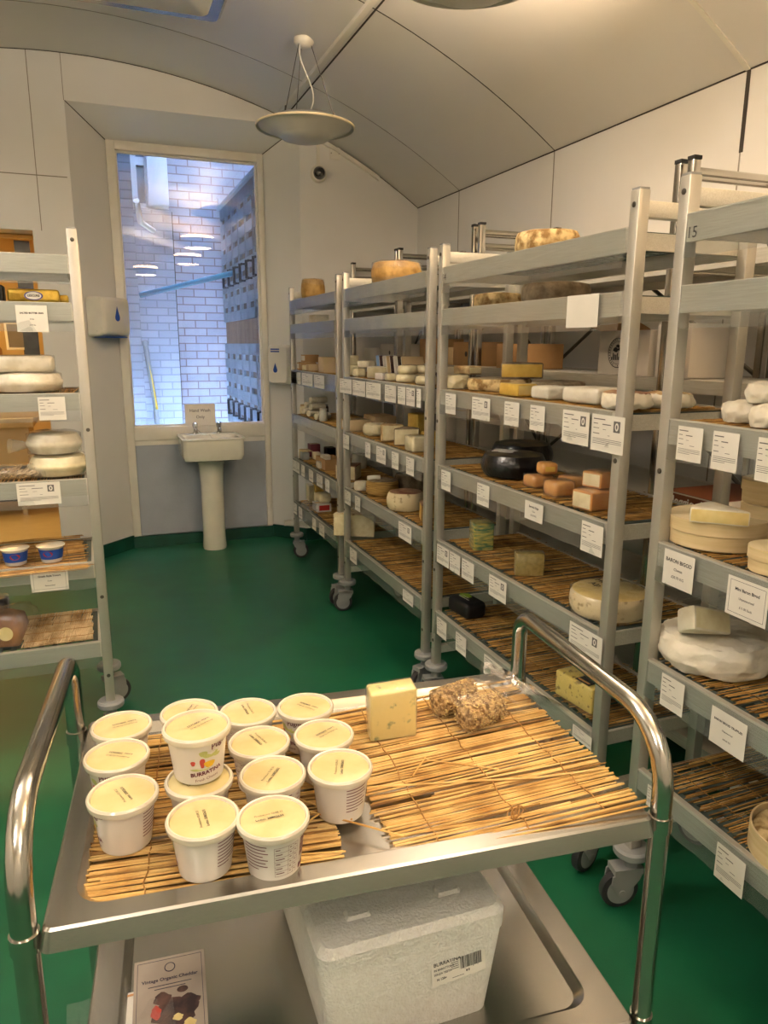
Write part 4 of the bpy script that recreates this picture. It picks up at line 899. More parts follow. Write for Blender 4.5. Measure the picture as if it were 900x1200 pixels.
('wheel', 'golden basket-patterned wheel on the fifth shelf of the second rack', 'cheese', None, 1.41, 3.683, 0.758, 0.0, {'r': 0.0883, 'h': 0.085, 'm': 'basket', 'top': 'rind_grey'}),
('wheel', 'big spotted wheel with reddish top on the fifth shelf of the second rack', 'cheese', None, 1.385, 3.2974, 0.758, 0.0, {'r': 0.0889, 'h': 0.095, 'm': 'spotted', 'top': 'rind_red', 'bulge': 0.005}),
('wedge', 'upright yellow wedge with red rind at the near post of the second rack', 'cheese', None, 1.37, 3.0376, 0.758, 0.9, {'R': 0.11, 'ang': 0.7, 'h': 0.085, 'm': 'rind_red', 'cut': 'paste_yellow'}),
('wheel', 'dim brown wheel at the back of the fifth shelf, second rack', 'cheese', None, 1.6, 3.7382, 0.758, 0.0, {'r': 0.0909, 'h': 0.1, 'm': 'rind_grey'}),
('wheel', 'pale wrapped tub at the far back of the fifth shelf, second rack', 'cheese', None, 1.58, 4.5543, 0.758, 0.0, {'r': 0.0507, 'h': 0.1, 'm': 'clear_jar'}),
('wedge', 'big half wheel of pale cheese alone on the bottom shelf of the second rack', 'cheese', None, 1.43, 4.0625, 0.442, 1.9, {'R': 0.25, 'ang': 1.4, 'h': 0.135, 'm': 'spotted', 'cut': 'paste_pale'}),
('wheel', 'tan netted wheel at the left on top of the first rack', 'cheese', None, 1.46, 5.1087, 1.846, 0.0, {'r': 0.0513, 'h': 0.11, 'm': 'rind_gold', 'wrap': 'film', 'bulge': 0.005}),
('wheel', 'tan netted wheel at the right on top of the first rack', 'cheese', None, 1.43, 5.0731, 1.846, 0.0, {'r': 0.0759, 'h': 0.14, 'm': 'rind_gold', 'wrap': 'film', 'bulge': 0.006}),
('block', 'pale wrapped packet on the second shelf of the first rack', 'cheese', None, 1.38, 4.7609, 1.689, 0.0, {'dx': 0.1, 'dy': 0.14, 'h': 0.05, 'm': 'paper_wrap'}),
('carton', 'small white fronted carton at the far end of the first rack', 'box', None, 1.37, 5.115, 1.381, -1.571, {'dx': 0.07, 'dy': 0.09, 'h': 0.05, 'm': 'card_brown', 'lab': 'card_white'}),
('carton', 'white and brown carton, bottom of the two stacked on the first rack', 'box', None, 1.39, 5.105, 1.381, -1.671, {'dx': 0.1, 'dy': 0.11, 'h': 0.052, 'm': 'card_brown', 'lab': 'card_white'}),
('carton', 'white and brown carton, top of the two stacked on the first rack', 'box', None, 1.41, 5.11, 1.434, -1.471, {'dx': 0.09, 'dy': 0.1, 'h': 0.05, 'm': 'card_brown', 'lab': 'card_white'}),
('carton', 'low brown carton behind on the eye-level shelf of the first rack', 'box', None, 1.53, 5.08, 1.381, 0.0, {'dx': 0.1, 'dy': 0.16, 'h': 0.06, 'm': 'card_brown'}),
('carton', 'low tan carton in the middle of the eye-level shelf, first rack', 'box', None, 1.37, 4.908, 1.381, 0.0, {'dx': 0.07, 'dy': 0.07, 'h': 0.042, 'm': 'card_pale'}),
('carton', 'tall pale carton by the near post of the first rack', 'box', None, 1.38, 4.5822, 1.381, 0.0, {'dx': 0.09, 'dy': 0.12, 'h': 0.095, 'm': 'card_pale'}),
('block', 'small creamy white packet left of the tall carton, first rack', 'cheese', None, 1.345, 4.9913, 1.381, 0.0, {'dx': 0.04, 'dy': 0.05, 'h': 0.035, 'm': 'paste_pale'}),
('jar', 'stubby cream tin on the fourth shelf of the first rack', 'tin', None, 1.37, 5.1248, 1.074, 0.0, {'r': 0.0352, 'h': 0.065, 'm': 'paste_pale', 'lid': 'card_pale'}),
('jar', 'dark little jar on the fourth shelf of the first rack', 'jar', None, 1.52, 5.133, 1.074, 0.0, {'r': 0.027, 'h': 0.06, 'm': 'brown_dark', 'lid': 'grey_plastic'}),
('jar', 'tiny pale jar at the far end of the fourth shelf, first rack', 'jar', None, 1.36, 5.1402, 1.074, 0.0, {'r': 0.0198, 'h': 0.04, 'm': 'clear_jar'}),
('jar', 'small jar behind the cream tin, fourth shelf of the first rack', 'jar', None, 1.48, 5.132, 1.074, 0.0, {'r': 0.028, 'h': 0.065, 'm': 'rind_tan'}),
('log', 'white goat log at the lower left of the pile, first rack', 'cheese', 'white logs of goat cheese on the first rack', 1.4, 5.1, 1.074, 0.4, {'r': 0.022, 'l': 0.12, 'm': 'rind_white'}),
('log', 'white goat log in the lower middle of the pile, first rack', 'cheese', 'white logs of goat cheese on the first rack', 1.385, 4.916, 1.074, 0.4, {'r': 0.022, 'l': 0.12, 'm': 'rind_white'}),
('log', 'white goat log in the lower right of the pile, first rack', 'cheese', 'white logs of goat cheese on the first rack', 1.37, 4.6791, 1.074, 0.4, {'r': 0.022, 'l': 0.12, 'm': 'rind_white'}),
('log', 'white goat log in the second layer at left, first rack', 'cheese', 'white logs of goat cheese on the first rack', 1.42, 5.1, 1.117, 0.3, {'r': 0.022, 'l': 0.12, 'm': 'rind_white'}),
('log', 'white goat log in the second layer at right, first rack', 'cheese', 'white logs of goat cheese on the first rack', 1.4, 4.9025, 1.117, 0.35, {'r': 0.022, 'l': 0.12, 'm': 'rind_white'}),
('log', 'topmost white goat log of the pile, first rack', 'cheese', 'white logs of goat cheese on the first rack', 1.42, 4.9486, 1.159, 0.25, {'r': 0.022, 'l': 0.13, 'm': 'rind_white'}),
('jar', 'clear jar with a clip lid by the near post, fourth shelf of first rack', 'jar', None, 1.345, 4.5759, 1.074, 0.0, {'r': 0.0274, 'h': 0.08, 'm': 'clear_jar'}),
('carton', 'upright dark red box at the far end of the fifth shelf, first rack', 'box', None, 1.43, 5.115, 0.758, 0.0, {'dx': 0.07, 'dy': 0.09, 'h': 0.1, 'm': 'card_red'}),
('carton', 'tan carton next to the dark red box, first rack', 'box', None, 1.37, 5.115, 0.758, 0.0, {'dx': 0.08, 'dy': 0.09, 'h': 0.06, 'm': 'card_pale', 'lab': 'card_red'}),
('pack', 'crinkly clear packet in front of the tan carton, first rack', 'packet', None, 1.345, 5.059, 0.758, 0.0, {'dx': 0.05, 'dy': 0.08, 'h': 0.05, 'm': 'grey_plastic', 'wrap': 'film'}),
('block', 'white cheese wedge in the cardboard tray, first rack', 'cheese', None, 1.42, 5.0136, 0.762, 0.0, {'dx': 0.05, 'dy': 0.06, 'h': 0.05, 'm': 'paste_pale'}),
('block', 'white carton at the near end of the fifth shelf, first rack', 'cheese', None, 1.4, 4.7351, 0.758, 0.0, {'dx': 0.06, 'dy': 0.07, 'h': 0.075, 'm': 'rind_white'}),
('block', 'pale wrapped cheeses in front of the cardboard tray, near end of first rack', 'cheese', None, 1.345, 4.6494, 0.758, 0.0, {'dx': 0.05, 'dy': 0.07, 'h': 0.045, 'm': 'rind_white', 'bev': 0.012, 'wrap': 'film'}),
('pack', 'silver-topped dark pack at the back of the fifth shelf of the first rack, far left', 'packet', 'silver-topped packs at the back of the first rack', 1.55, 5.12, 0.758, 0.0, {'dx': 0.07, 'dy': 0.08, 'h': 0.07, 'm': 'booklet_dark', 'top': 'clear_jar'}),
('pack', 'silver-topped dark pack at the back of the fifth shelf of the first rack, middle', 'packet', 'silver-topped packs at the back of the first rack', 1.55, 5.12, 0.758, 0.0, {'dx': 0.07, 'dy': 0.08, 'h': 0.07, 'm': 'booklet_dark', 'top': 'clear_jar'}),
('pack', 'silver-topped dark pack at the back of the fifth shelf of the first rack, near right', 'packet', 'silver-topped packs at the back of the first rack', 1.55, 5.12, 0.758, 0.0, {'dx': 0.07, 'dy': 0.08, 'h': 0.07, 'm': 'booklet_dark', 'top': 'clear_jar'}),
('block', 'lower pale block under the yellow block, bottom shelf of the first rack', 'cheese', None, 1.46, 5.115, 0.442, 0.0, {'dx': 0.08, 'dy': 0.09, 'h': 0.065, 'm': 'paste_pale'}),
('block', 'bright yellow block on top at the far end, bottom shelf of first rack', 'cheese', None, 1.46, 5.115, 0.508, 0.0, {'dx': 0.08, 'dy': 0.09, 'h': 0.062, 'm': 'paste_yellow'}),
('wedge', 'pale green-white wedge in film leaning at the front, bottom shelf of first rack', 'cheese', None, 1.4, 5.105, 0.442, 1.0, {'R': 0.11, 'ang': 1.0, 'h': 0.12, 'm': 'rind_white', 'cut': 'paste_pale'}),
('carton', 'red and white carton at the front, bottom shelf of the first rack', 'box', None, 1.385, 4.7816, 0.442, 0.0, {'dx': 0.1, 'dy': 0.13, 'h': 0.055, 'm': 'card_white', 'lab': 'red'}),
('block', 'beige wedge of cheese lying on the red and white carton, first rack', 'cheese', None, 1.4, 4.7881, 0.5, 0.0, {'dx': 0.09, 'dy': 0.1, 'h': 0.065, 'm': 'paste_pale', 'bev': 0.02}),
('wheel', 'lower wrapped pale wheel of the flat pair on the left rack', 'cheese', None, -0.2316, 2.99, 1.381, 0.0, {'r': 0.115, 'h': 0.068, 'm': 'rind_white', 'wrap': 'film', 'bulge': 0.006, 'tw': 0.0, 'tl': 0.075, 'e': 0.02}),
('block', 'flat pale wrapped cheese on top of the pair on the left rack', 'cheese', None, -0.2456, 2.99, 1.453, 0.05, {'dx': 0.22, 'dy': 0.17, 'h': 0.055, 'm': 'rind_white', 'wrap': 'film', 'bev': 0.022}),
('wheel', 'lower cream wheel in clinging film on the fourth shelf of the left rack', 'cheese', None, -0.1518, 2.975, 1.074, 0.0, {'r': 0.098, 'h': 0.078, 'm': 'paste_pale', 'wrap': 'film', 'bulge': 0.008, 'e': 0.026}),
('wheel', 'upper grey-cream wheel in film bag on the fourth shelf of the left rack', 'cheese', None, -0.1606, 2.975, 1.156, 0.0, {'r': 0.09, 'h': 0.078, 'm': 'rind_white', 'top': 'rind_white', 'wrap': 'film', 'bulge': 0.006, 'tw': 3.1, 'tl': 0.08, 'e': 0.024}),
('pot', 'left blue and white pot on the straw mat of the left rack', 'pot', 'blue and white pots on the left rack', -0.3247, 2.93, 0.758, 0.2, {}),
('pot', 'right blue and white pot on the straw mat of the left rack', 'pot', 'blue and white pots on the left rack', -0.2034, 2.93, 0.758, -0.1, {})]
CARDS = [
('price card, first from left, on third shelf of third rack', 2.6451, 2.5551, 1.277, 1.291, 1.369, None, 0, 0, 'X', 0),
('price card with photo, second from left, on third shelf of third rack', 2.4225, 2.2885, 1.277, 1.291, 1.369, None, 1, 0, 'X', 0),
('price card, third from left, on third shelf of third rack', 2.1886, 2.0955, 1.277, 1.291, 1.369, None, 0, 0, 'X', 0),
('price card, fourth from left, on third shelf of third rack', 2.0284, 1.9458, 1.277, 1.291, 1.369, None, 0, 0, 'X', 0),
('price card with photo, fifth from left, on third shelf of third rack', 1.8498, 1.722, 1.277, 1.274, 1.369, None, 1, 0, 'X', 0),
('price card with photo, nearest front post, on third shelf of third rack', 1.71, 1.5721, 1.277, 1.269, 1.369, None, 1, 0, 'X', 0),
('price card, first from left, on fourth shelf of third rack', 2.6688, 2.5825, 1.277, 0.984, 1.062, None, 0, 0, 'X', 0),
('price card, second from left, on fourth shelf of third rack', 2.3621, 2.2721, 1.277, 0.984, 1.062, None, 0, 0, 'X', 0),
('price card, in the middle, with bold words, on fourth shelf of third rack', 2.033, 1.9274, 1.277, 1.002, 1.062, ['Berwick Edge', 'Cow', '£30.60 KG'], 0, 0, 'X', 0),
('price card, nearest front post, on fourth shelf of third rack', 1.7258, 1.6276, 1.277, 0.974, 1.062, None, 0, 0, 'X', 0),
('price card with photo, first from left, on fifth shelf of third rack', 2.6946, 2.5808, 1.277, 0.668, 0.746, None, 1, 0, 'X', 0),
('price card, second from left, on fifth shelf of third rack', 2.5729, 2.4818, 1.277, 0.668, 0.746, None, 0, 0, 'X', 0),
('price card, third from left, on fifth shelf of third rack', 2.4671, 2.3678, 1.277, 0.668, 0.746, None, 0, 0, 'X', 0),
('price card with photo, in the middle, tilted, on fifth shelf of third rack', 2.249, 2.1274, 1.277, 0.668, 0.746, None, 1, 0, 'X', 0),
('price card with photo, below the speckled wheel, on fifth shelf of third rack', 1.7527, 1.5966, 1.277, 0.661, 0.746, None, 1, 0, 'X', 0),
('price card, first from left, on bottom shelf of third rack', 2.6795, 2.5878, 1.277, 0.352, 0.43, None, 0, 0, 'X', 0),
('price card, second from left, on bottom shelf of third rack', 2.5009, 2.4111, 1.277, 0.352, 0.43, None, 0, 0, 'X', 0),
('price card, third from left, on bottom shelf of third rack', 2.2652, 2.12, 1.277, 0.352, 0.43, None, 0, 0, 'X', 0),
('price card, nearest front post, low and rounded, on bottom shelf of third rack', 1.7052, 1.612, 1.277, 0.39, 0.43, None, 0, 0, 'X', 0),
('price card left unprinted, blank and yellowed, on second shelf of third rack', 1.8609, 1.7153, 1.277, 1.601, 1.689, [' '], 0, 0, 'X', 0),
('price card, leftmost, on third shelf of rack marked 15', 1.377, 1.2963, 1.2731, 1.289, 1.369, None, 0, 0, 'X', 0),
('price card, second from left, on third shelf of rack marked 15', 1.2653, 1.1911, 1.2704, 1.284, 1.369, None, 0, 0, 'X', 0),
('price card, at the right edge, on third shelf of rack marked 15', 1.1411, 1.0805, 1.2674, 1.279, 1.369, None, 0, 0, 'X', 0),
('price card reading BARON BIGOD, leftmost, on fourth shelf of rack marked 15', 1.3849, 1.2825, 1.2731, 0.98, 1.068, ['BARON BIGOD', 'Cheese', '£30.70 KG'], 0, 0, 'X', 0),
('price card with border, right of the first, on fourth shelf of rack marked 15', 1.1791, 1.0678, 1.2677, 0.974, 1.062, ['Mini Baron Bigod', 'Unpasteurised', '£11.00 Each'], 0, 1, 'X', 0),
('price card, leftmost, on fifth shelf of rack marked 15', 1.3543, 1.2745, 1.2726, 0.667, 0.752, None, 0, 0, 'X', 0),
('price card with bold heading, in the middle, on fifth shelf of rack marked 15', 1.1843, 1.0812, 1.2679, 0.658, 0.746, ['BARON BIGOD TRUFFLED', 'Unpasteurised', '£46.00 KG'], 0, 0, 'X', 0),
('price card, leftmost, behind the trolley handle, on bottom shelf of rack marked 15', 1.3683, 1.3231, 1.2734, 0.37, 0.43, None, 0, 0, 'X', 0),
('price card, by the open wooden box, on bottom shelf of rack marked 15', 1.125, 1.0405, 1.2667, 0.34, 0.43, None, 0, 0, 'X', 0),
('price card with bluish print, first from left, on third shelf of second rack', 4.0255, 3.8144, 1.281, 1.291, 1.369, None, 0, 0, 'X', 0),
('price card with bluish print, second from left, on third shelf of second rack', 3.8001, 3.5958, 1.281, 1.291, 1.369, None, 0, 0, 'X', 0),
('price card with bluish print, third from left, on third shelf of second rack', 3.5829, 3.3747, 1.281, 1.291, 1.369, None, 0, 0, 'X', 0),
('price card with bluish print, fourth from left, on third shelf of second rack', 3.3174, 3.176, 1.281, 1.291, 1.369, None, 0, 0, 'X', 0),
('price card with bluish print, fifth from left, on third shelf of second rack', 3.1551, 3.0642, 1.281, 1.291, 1.369, None, 0, 0, 'X', 0),
('price card with photo, last but one before the post, on third shelf of second rack', 3.0543, 2.9589, 1.281, 1.291, 1.369, None, 1, 0, 'X', 0),
('price card, nearest front post, on third shelf of second rack', 2.9404, 2.895, 1.281, 1.291, 1.369, None, 0, 0, 'X', 0),
('price card, first from left, on fourth shelf of second rack', 3.9709, 3.8638, 1.281, 0.984, 1.062, None, 0, 0, 'X', 0),
('price card, second from left, on fourth shelf of second rack', 3.5969, 3.5191, 1.281, 0.984, 1.062, None, 0, 0, 'X', 0),
('price card with photo, third from left, on fourth shelf of second rack', 3.4318, 3.3019, 1.281, 0.984, 1.062, None, 1, 0, 'X', 0),
('price card, fourth from left, on fourth shelf of second rack', 3.2235, 3.1377, 1.281, 0.984, 1.062, None, 0, 0, 'X', 0),
('price card, nearest front post, on fourth shelf of second rack', 3.0455, 2.9578, 1.281, 0.984, 1.062, None, 0, 0, 'X', 0),
('price card, first from left, on fifth shelf of second rack', 3.9472, 3.8396, 1.281, 0.668, 0.746, None, 0, 0, 'X', 0),
('price card, second from left, on fifth shelf of second rack', 3.7657, 3.6803, 1.281, 0.668, 0.746, None, 0, 0, 'X', 0),
('price card with photo, below the spotted wheel, on fifth shelf of second rack', 3.1303, 2.9765, 1.281, 0.668, 0.746, None, 1, 0, 'X', 0),
('price card, first from left, on bottom shelf of second rack', 3.8604, 3.7405, 1.281, 0.352, 0.43, None, 0, 0, 'X', 0),
('price card, nearest front post, on bottom shelf of second rack', 3.0696, 2.9468, 1.281, 0.375, 0.43, None, 0, 0, 'X', 0),
('price card, first from left, on fifth shelf of first rack', 5.16, 5.06, 1.281, 0.668, 0.746, None, 0, 0, 'X', 0),
('price card, second from left, on fifth shelf of first rack', 5.0584, 4.9634, 1.281, 0.668, 0.746, None, 0, 0, 'X', 0),
('price card, third from left, on fifth shelf of first rack', 4.917, 4.8266, 1.281, 0.668, 0.746, None, 0, 0, 'X', 0),
('price card, fourth from left, on fifth shelf of first rack', 4.7175, 4.6126, 1.281, 0.668, 0.746, None, 0, 0, 'X', 0),
('price card, fifth from left, on fifth shelf of first rack', 4.5317, 4.3957, 1.281, 0.668, 0.746, None, 0, 0, 'X', 0),
('price card, nearest front post, on fifth shelf of first rack', 4.3396, 4.2487, 1.281, 0.668, 0.746, None, 0, 0, 'X', 0),
('price card, first from left, on bottom shelf of first rack', 5.16, 5.0599, 1.281, 0.352, 0.43, None, 0, 0, 'X', 0),
('price card, second from left, on bottom shelf of first rack', 5.013, 4.9186, 1.281, 0.352, 0.43, None, 0, 0, 'X', 0),
('price card, third from left, on bottom shelf of first rack', 4.6531, 4.57, 1.281, 0.352, 0.43, None, 0, 0, 'X', 0),
('price card, nearest front post, on bottom shelf of first rack', 4.4894, 4.373, 1.281, 0.352, 0.43, None, 0, 0, 'X', 0),
('price card, leftmost in the glare, on third shelf of first rack', 5.16, 4.9799, 1.281, 1.291, 1.369, None, 0, 0, 'X', 0),
('price card, second in the glare, on third shelf of first rack', 5.1477, 4.8902, 1.281, 1.291, 1.369, None, 0, 0, 'X', 0),
('price card, third in the glare, on third shelf of first rack', 4.8458, 4.5943, 1.281, 1.291, 1.369, None, 0, 0, 'X', 0),
('price card, fourth in the glare, on third shelf of first rack', 4.5546, 4.3289, 1.281, 1.291, 1.369, None, 0, 0, 'X', 0),
('price card reading salted butter roll, on the second shelf of the left rack', -0.2343, -0.137, 2.8435, 1.589, 1.677, ['SALTED BUTTER 250G', 'ROLL', '£4.75 Ea'], 0, 0, 'Y', 0),
('price card right of centre, on the third shelf of the left rack', -0.1935, -0.1059, 2.8435, 1.289, 1.369, None, 0, 0, 'Y', 0),
('price card with a small grey photo, on the fourth shelf of the left rack', -0.2888, -0.1478, 2.8435, 0.99, 1.07, None, 1, 0, 'Y', 0),
('price card with a printed border, on the fifth shelf of the left rack', -0.2748, -0.1492, 2.8435, 0.666, 0.746, ['Greek Style Yogurt', 'Cow', 'Pasteurised'], 0, 1, 'Y', 0)]

# ---------------------------------------------------------------- rack mats
OR = ['upper', 'second', 'third', 'fourth', 'fifth', 'bottom']
rk_info = [('a', 'first rack from the window', 4.106, 5.166, -PI / 2), ('b', 'second rack from the window', 2.878, 3.966, -PI / 2), ('c', 'third rack from the window', 1.63, 2.716, -PI / 2), ('d', 'nearest right rack marked 15', .335, 1.421, -PI / 2)]
protos = [straw_mat('straw_mat', '', (0, 0, 0), 0, .35, .525, 120, m='straw_dark', seed=20 + k, group='straw mats on the rack shelves', thick=.0028) for k in range(3)]
n_ = 0; used = set()
for key, desc, ya, yb, rz in rk_info:
    for k in (2, 3, 4, 5):
        for h in (0, 1):
            i = n_ % 3
            o = protos[i] if i not in used else copy_tree(protos[i]); used.add(i)
            yy = ya + (yb - ya) * (.255 if h == 0 else .745)
            o.location = (1.497 + (.01 if key != 'd' else -.004), yy, ZS[k] - .008); o.rotation_euler = (0, 0, R_(1.2 * math.sin(n_ * 2.3)) + (PI if n_ % 2 else 0))
            o['label'] = 'straw mat on the %s shelf of the %s, %s half' % (OR[k], desc, 'near' if h == 0 else 'far'); n_ += 1
for k, (xc, lab) in ((2, (-.35, 'third')), (3, (-.35, 'fourth')), (4, (-.35, 'fifth')), (5, (-.42, 'bottom'))):
    if k == 5: continue
    o = copy_tree(protos[k % 3]); o.location = (-.335, 3.05, ZS[k] - .008); o.rotation_euler = (0, 0, R_(90) if k != 4 else R_(4)); o['label'] = 'straw mat on the %s shelf of the left rack' % lab
    if k == 4: o.location = (-.27, 3.05, ZS[k] - .008)

# ---------------------------------------------------------------- cheeses and goods
def face_n(mb, mats): pass
def rnd_prof(r, h, e=None, bulge=0):
    e = e or min(r, h) * .22; p = [(r - e * 1.6, 0), (r - e * .4, e * .25), (r, e)]
    k = 4
    for i in range(1, k): p.append((r + bulge * math.sin(PI * i / k), e + (h - 2 * e) * i / k))
    p += [(r, h - e), (r - e * .4, h - e * .25), (r - e * 1.6, h), (r * .4, h + .0005)]
    return p
def k_wheel(o, r, h, m, top=None, wrap=None, bulge=0, amp=.0018, e=None):
    big = m.startswith('paper') or (wrap is None and amp > .003); n = 84 if big else 44
    mb = MB(); pf = rnd_prof(r, h, e, bulge)
    if big:
        q = []
        for i in range(len(pf) - 2):
            q.append(pf[i])
            if i < len(pf) - 3: q += [tuple(pf[i][c] + (pf[i + 1][c] - pf[i][c]) * s for c in (0, 1)) for s in (.33, .66)]
        pf = q + pf[-2:]
    mb.lathe(pf[:-2], n=n, cap=False)
    mb2 = MB(); mb2.lathe([pf[-3]] + ([(pf[-3][0] + (pf[-1][0] - pf[-3][0]) * s, h) for s in (.2, .4, .6, .8)] if big else [pf[-2]]) + [pf[-1]], n=n)
    o_ = len(mb.v); mb.add(mb2.v, mb2.f, 1)
    mb.add([(pf[0][0] * math.cos(2 * PI * i / n), pf[0][0] * math.sin(2 * PI * i / n), 0) for i in range(n)], [tuple(range(n))[::-1]])
    mb.jitter(amp, 16 if r > .06 else 30, r * 100)
    if big: mb.jitter(.006, 38, r * 60); mb.jitter(.0028, 85, r)
    mb.v = [(x, y, max(z, 0)) for x, y, z in mb.v]
    return mb.build('cheese', [m, top or m], o, ang=50)
def k_wedge(o, R, ang, h, m, cut='paste', amp=.0012):
    mb = MB(); n = 12; a0 = -ang / 2; pts = [(-R * .45, 0)] + [(R * math.cos(a0 + ang * i / n) - R * .45, R * math.sin(a0 + ang * i / n)) for i in range(n + 1)]
    side = [0] * (n + 2); side[0] = 1; side[-1] = 1
    mb.prism(pts, 0, h, 0, side); return mb.build('cheese', [m, cut], o, bevel=min(.006, h * .1), seg=2)
def k_block(o, dx, dy, h, m, cut=None, amp=.0, bev=.006, top=None):
    mb = MB(); mb.b2(-dx / 2, dx / 2, -dy / 2, dy / 2, 0, h)
    if cut: mb.m[2] = 1
    if top: mb.m[1] = 2
    return mb.build('cheese', [m, cut or m, top or m], o, bevel=min(bev, h * .3, dx * .3, dy * .3), seg=3)
def wrap_shell(o, mb0, m='film', amp=.004):
    pass
def shell_round(o, r, h, m='film', amp=.003, neck=0):
    mb = MB(); mb.lathe([(r * .8, 0), (r + .002, .004), (r + .003, h * .5), (r + .002, h - .004), (r * .85, h + .003), (r * .3, h + .004)], n=40); mb.jitter(amp, 34, r * 50)
    mb.v = [(x, y, max(z, .0)) for x, y, z in mb.v]; return mb.build('plastic_wrap', m, o, ang=80)
def shell_box(o, dx, dy, h, m='film', amp=.003):
    mb = MB(); mb.loft([rrect(dx + .004, dy + .004, min(dx, dy) * .2, 0), rrect(dx + .005, dy + .005, min(dx, dy) * .2, h * .5), rrect(dx + .004, dy + .004, min(dx, dy) * .2, h), rrect(dx * .8, dy * .8, min(dx, dy) * .15, h + .003)], cap=True)
    mb.jitter(amp, 40, dx * 90); mb.v = [(x, y, max(z, .0)) for x, y, z in mb.v]; return mb.build('plastic_wrap', m, o, ang=80)
def twist(o, x, y, z, a, l=.06, m='film_milky'):
    mb = MB(); rings = []
    for i in range(7):
        s = i / 6; w = .012 + .05 * s; rings.append([(x + math.cos(a) * l * s - math.sin(a) * w * math.cos(2 * PI * k / 14), y + math.sin(a) * l * s + math.cos(a) * w * math.cos(2 * PI * k / 14), z + w * .45 * math.sin(2 * PI * k / 14)) for k in range(14)])
    mb.loft(rings, cap=False); mb.jitter(.007, 38, x * 77); mb.v = [(a_, b_, max(c_, .001)) for a_, b_, c_ in mb.v]; return mb.build('gathered_wrap', m, o, ang=80)
NM = {'wheel': 'round_cheese', 'wedge': 'cheese_wedge', 'block': 'cheese_block', 'log': 'cheese_log', 'carton': 'carton', 'pack': 'cheese_packet', 'woodbox': 'wooden_cheese_box', 'jar': 'glass_jar', 'pot': 'yogurt_pot'}
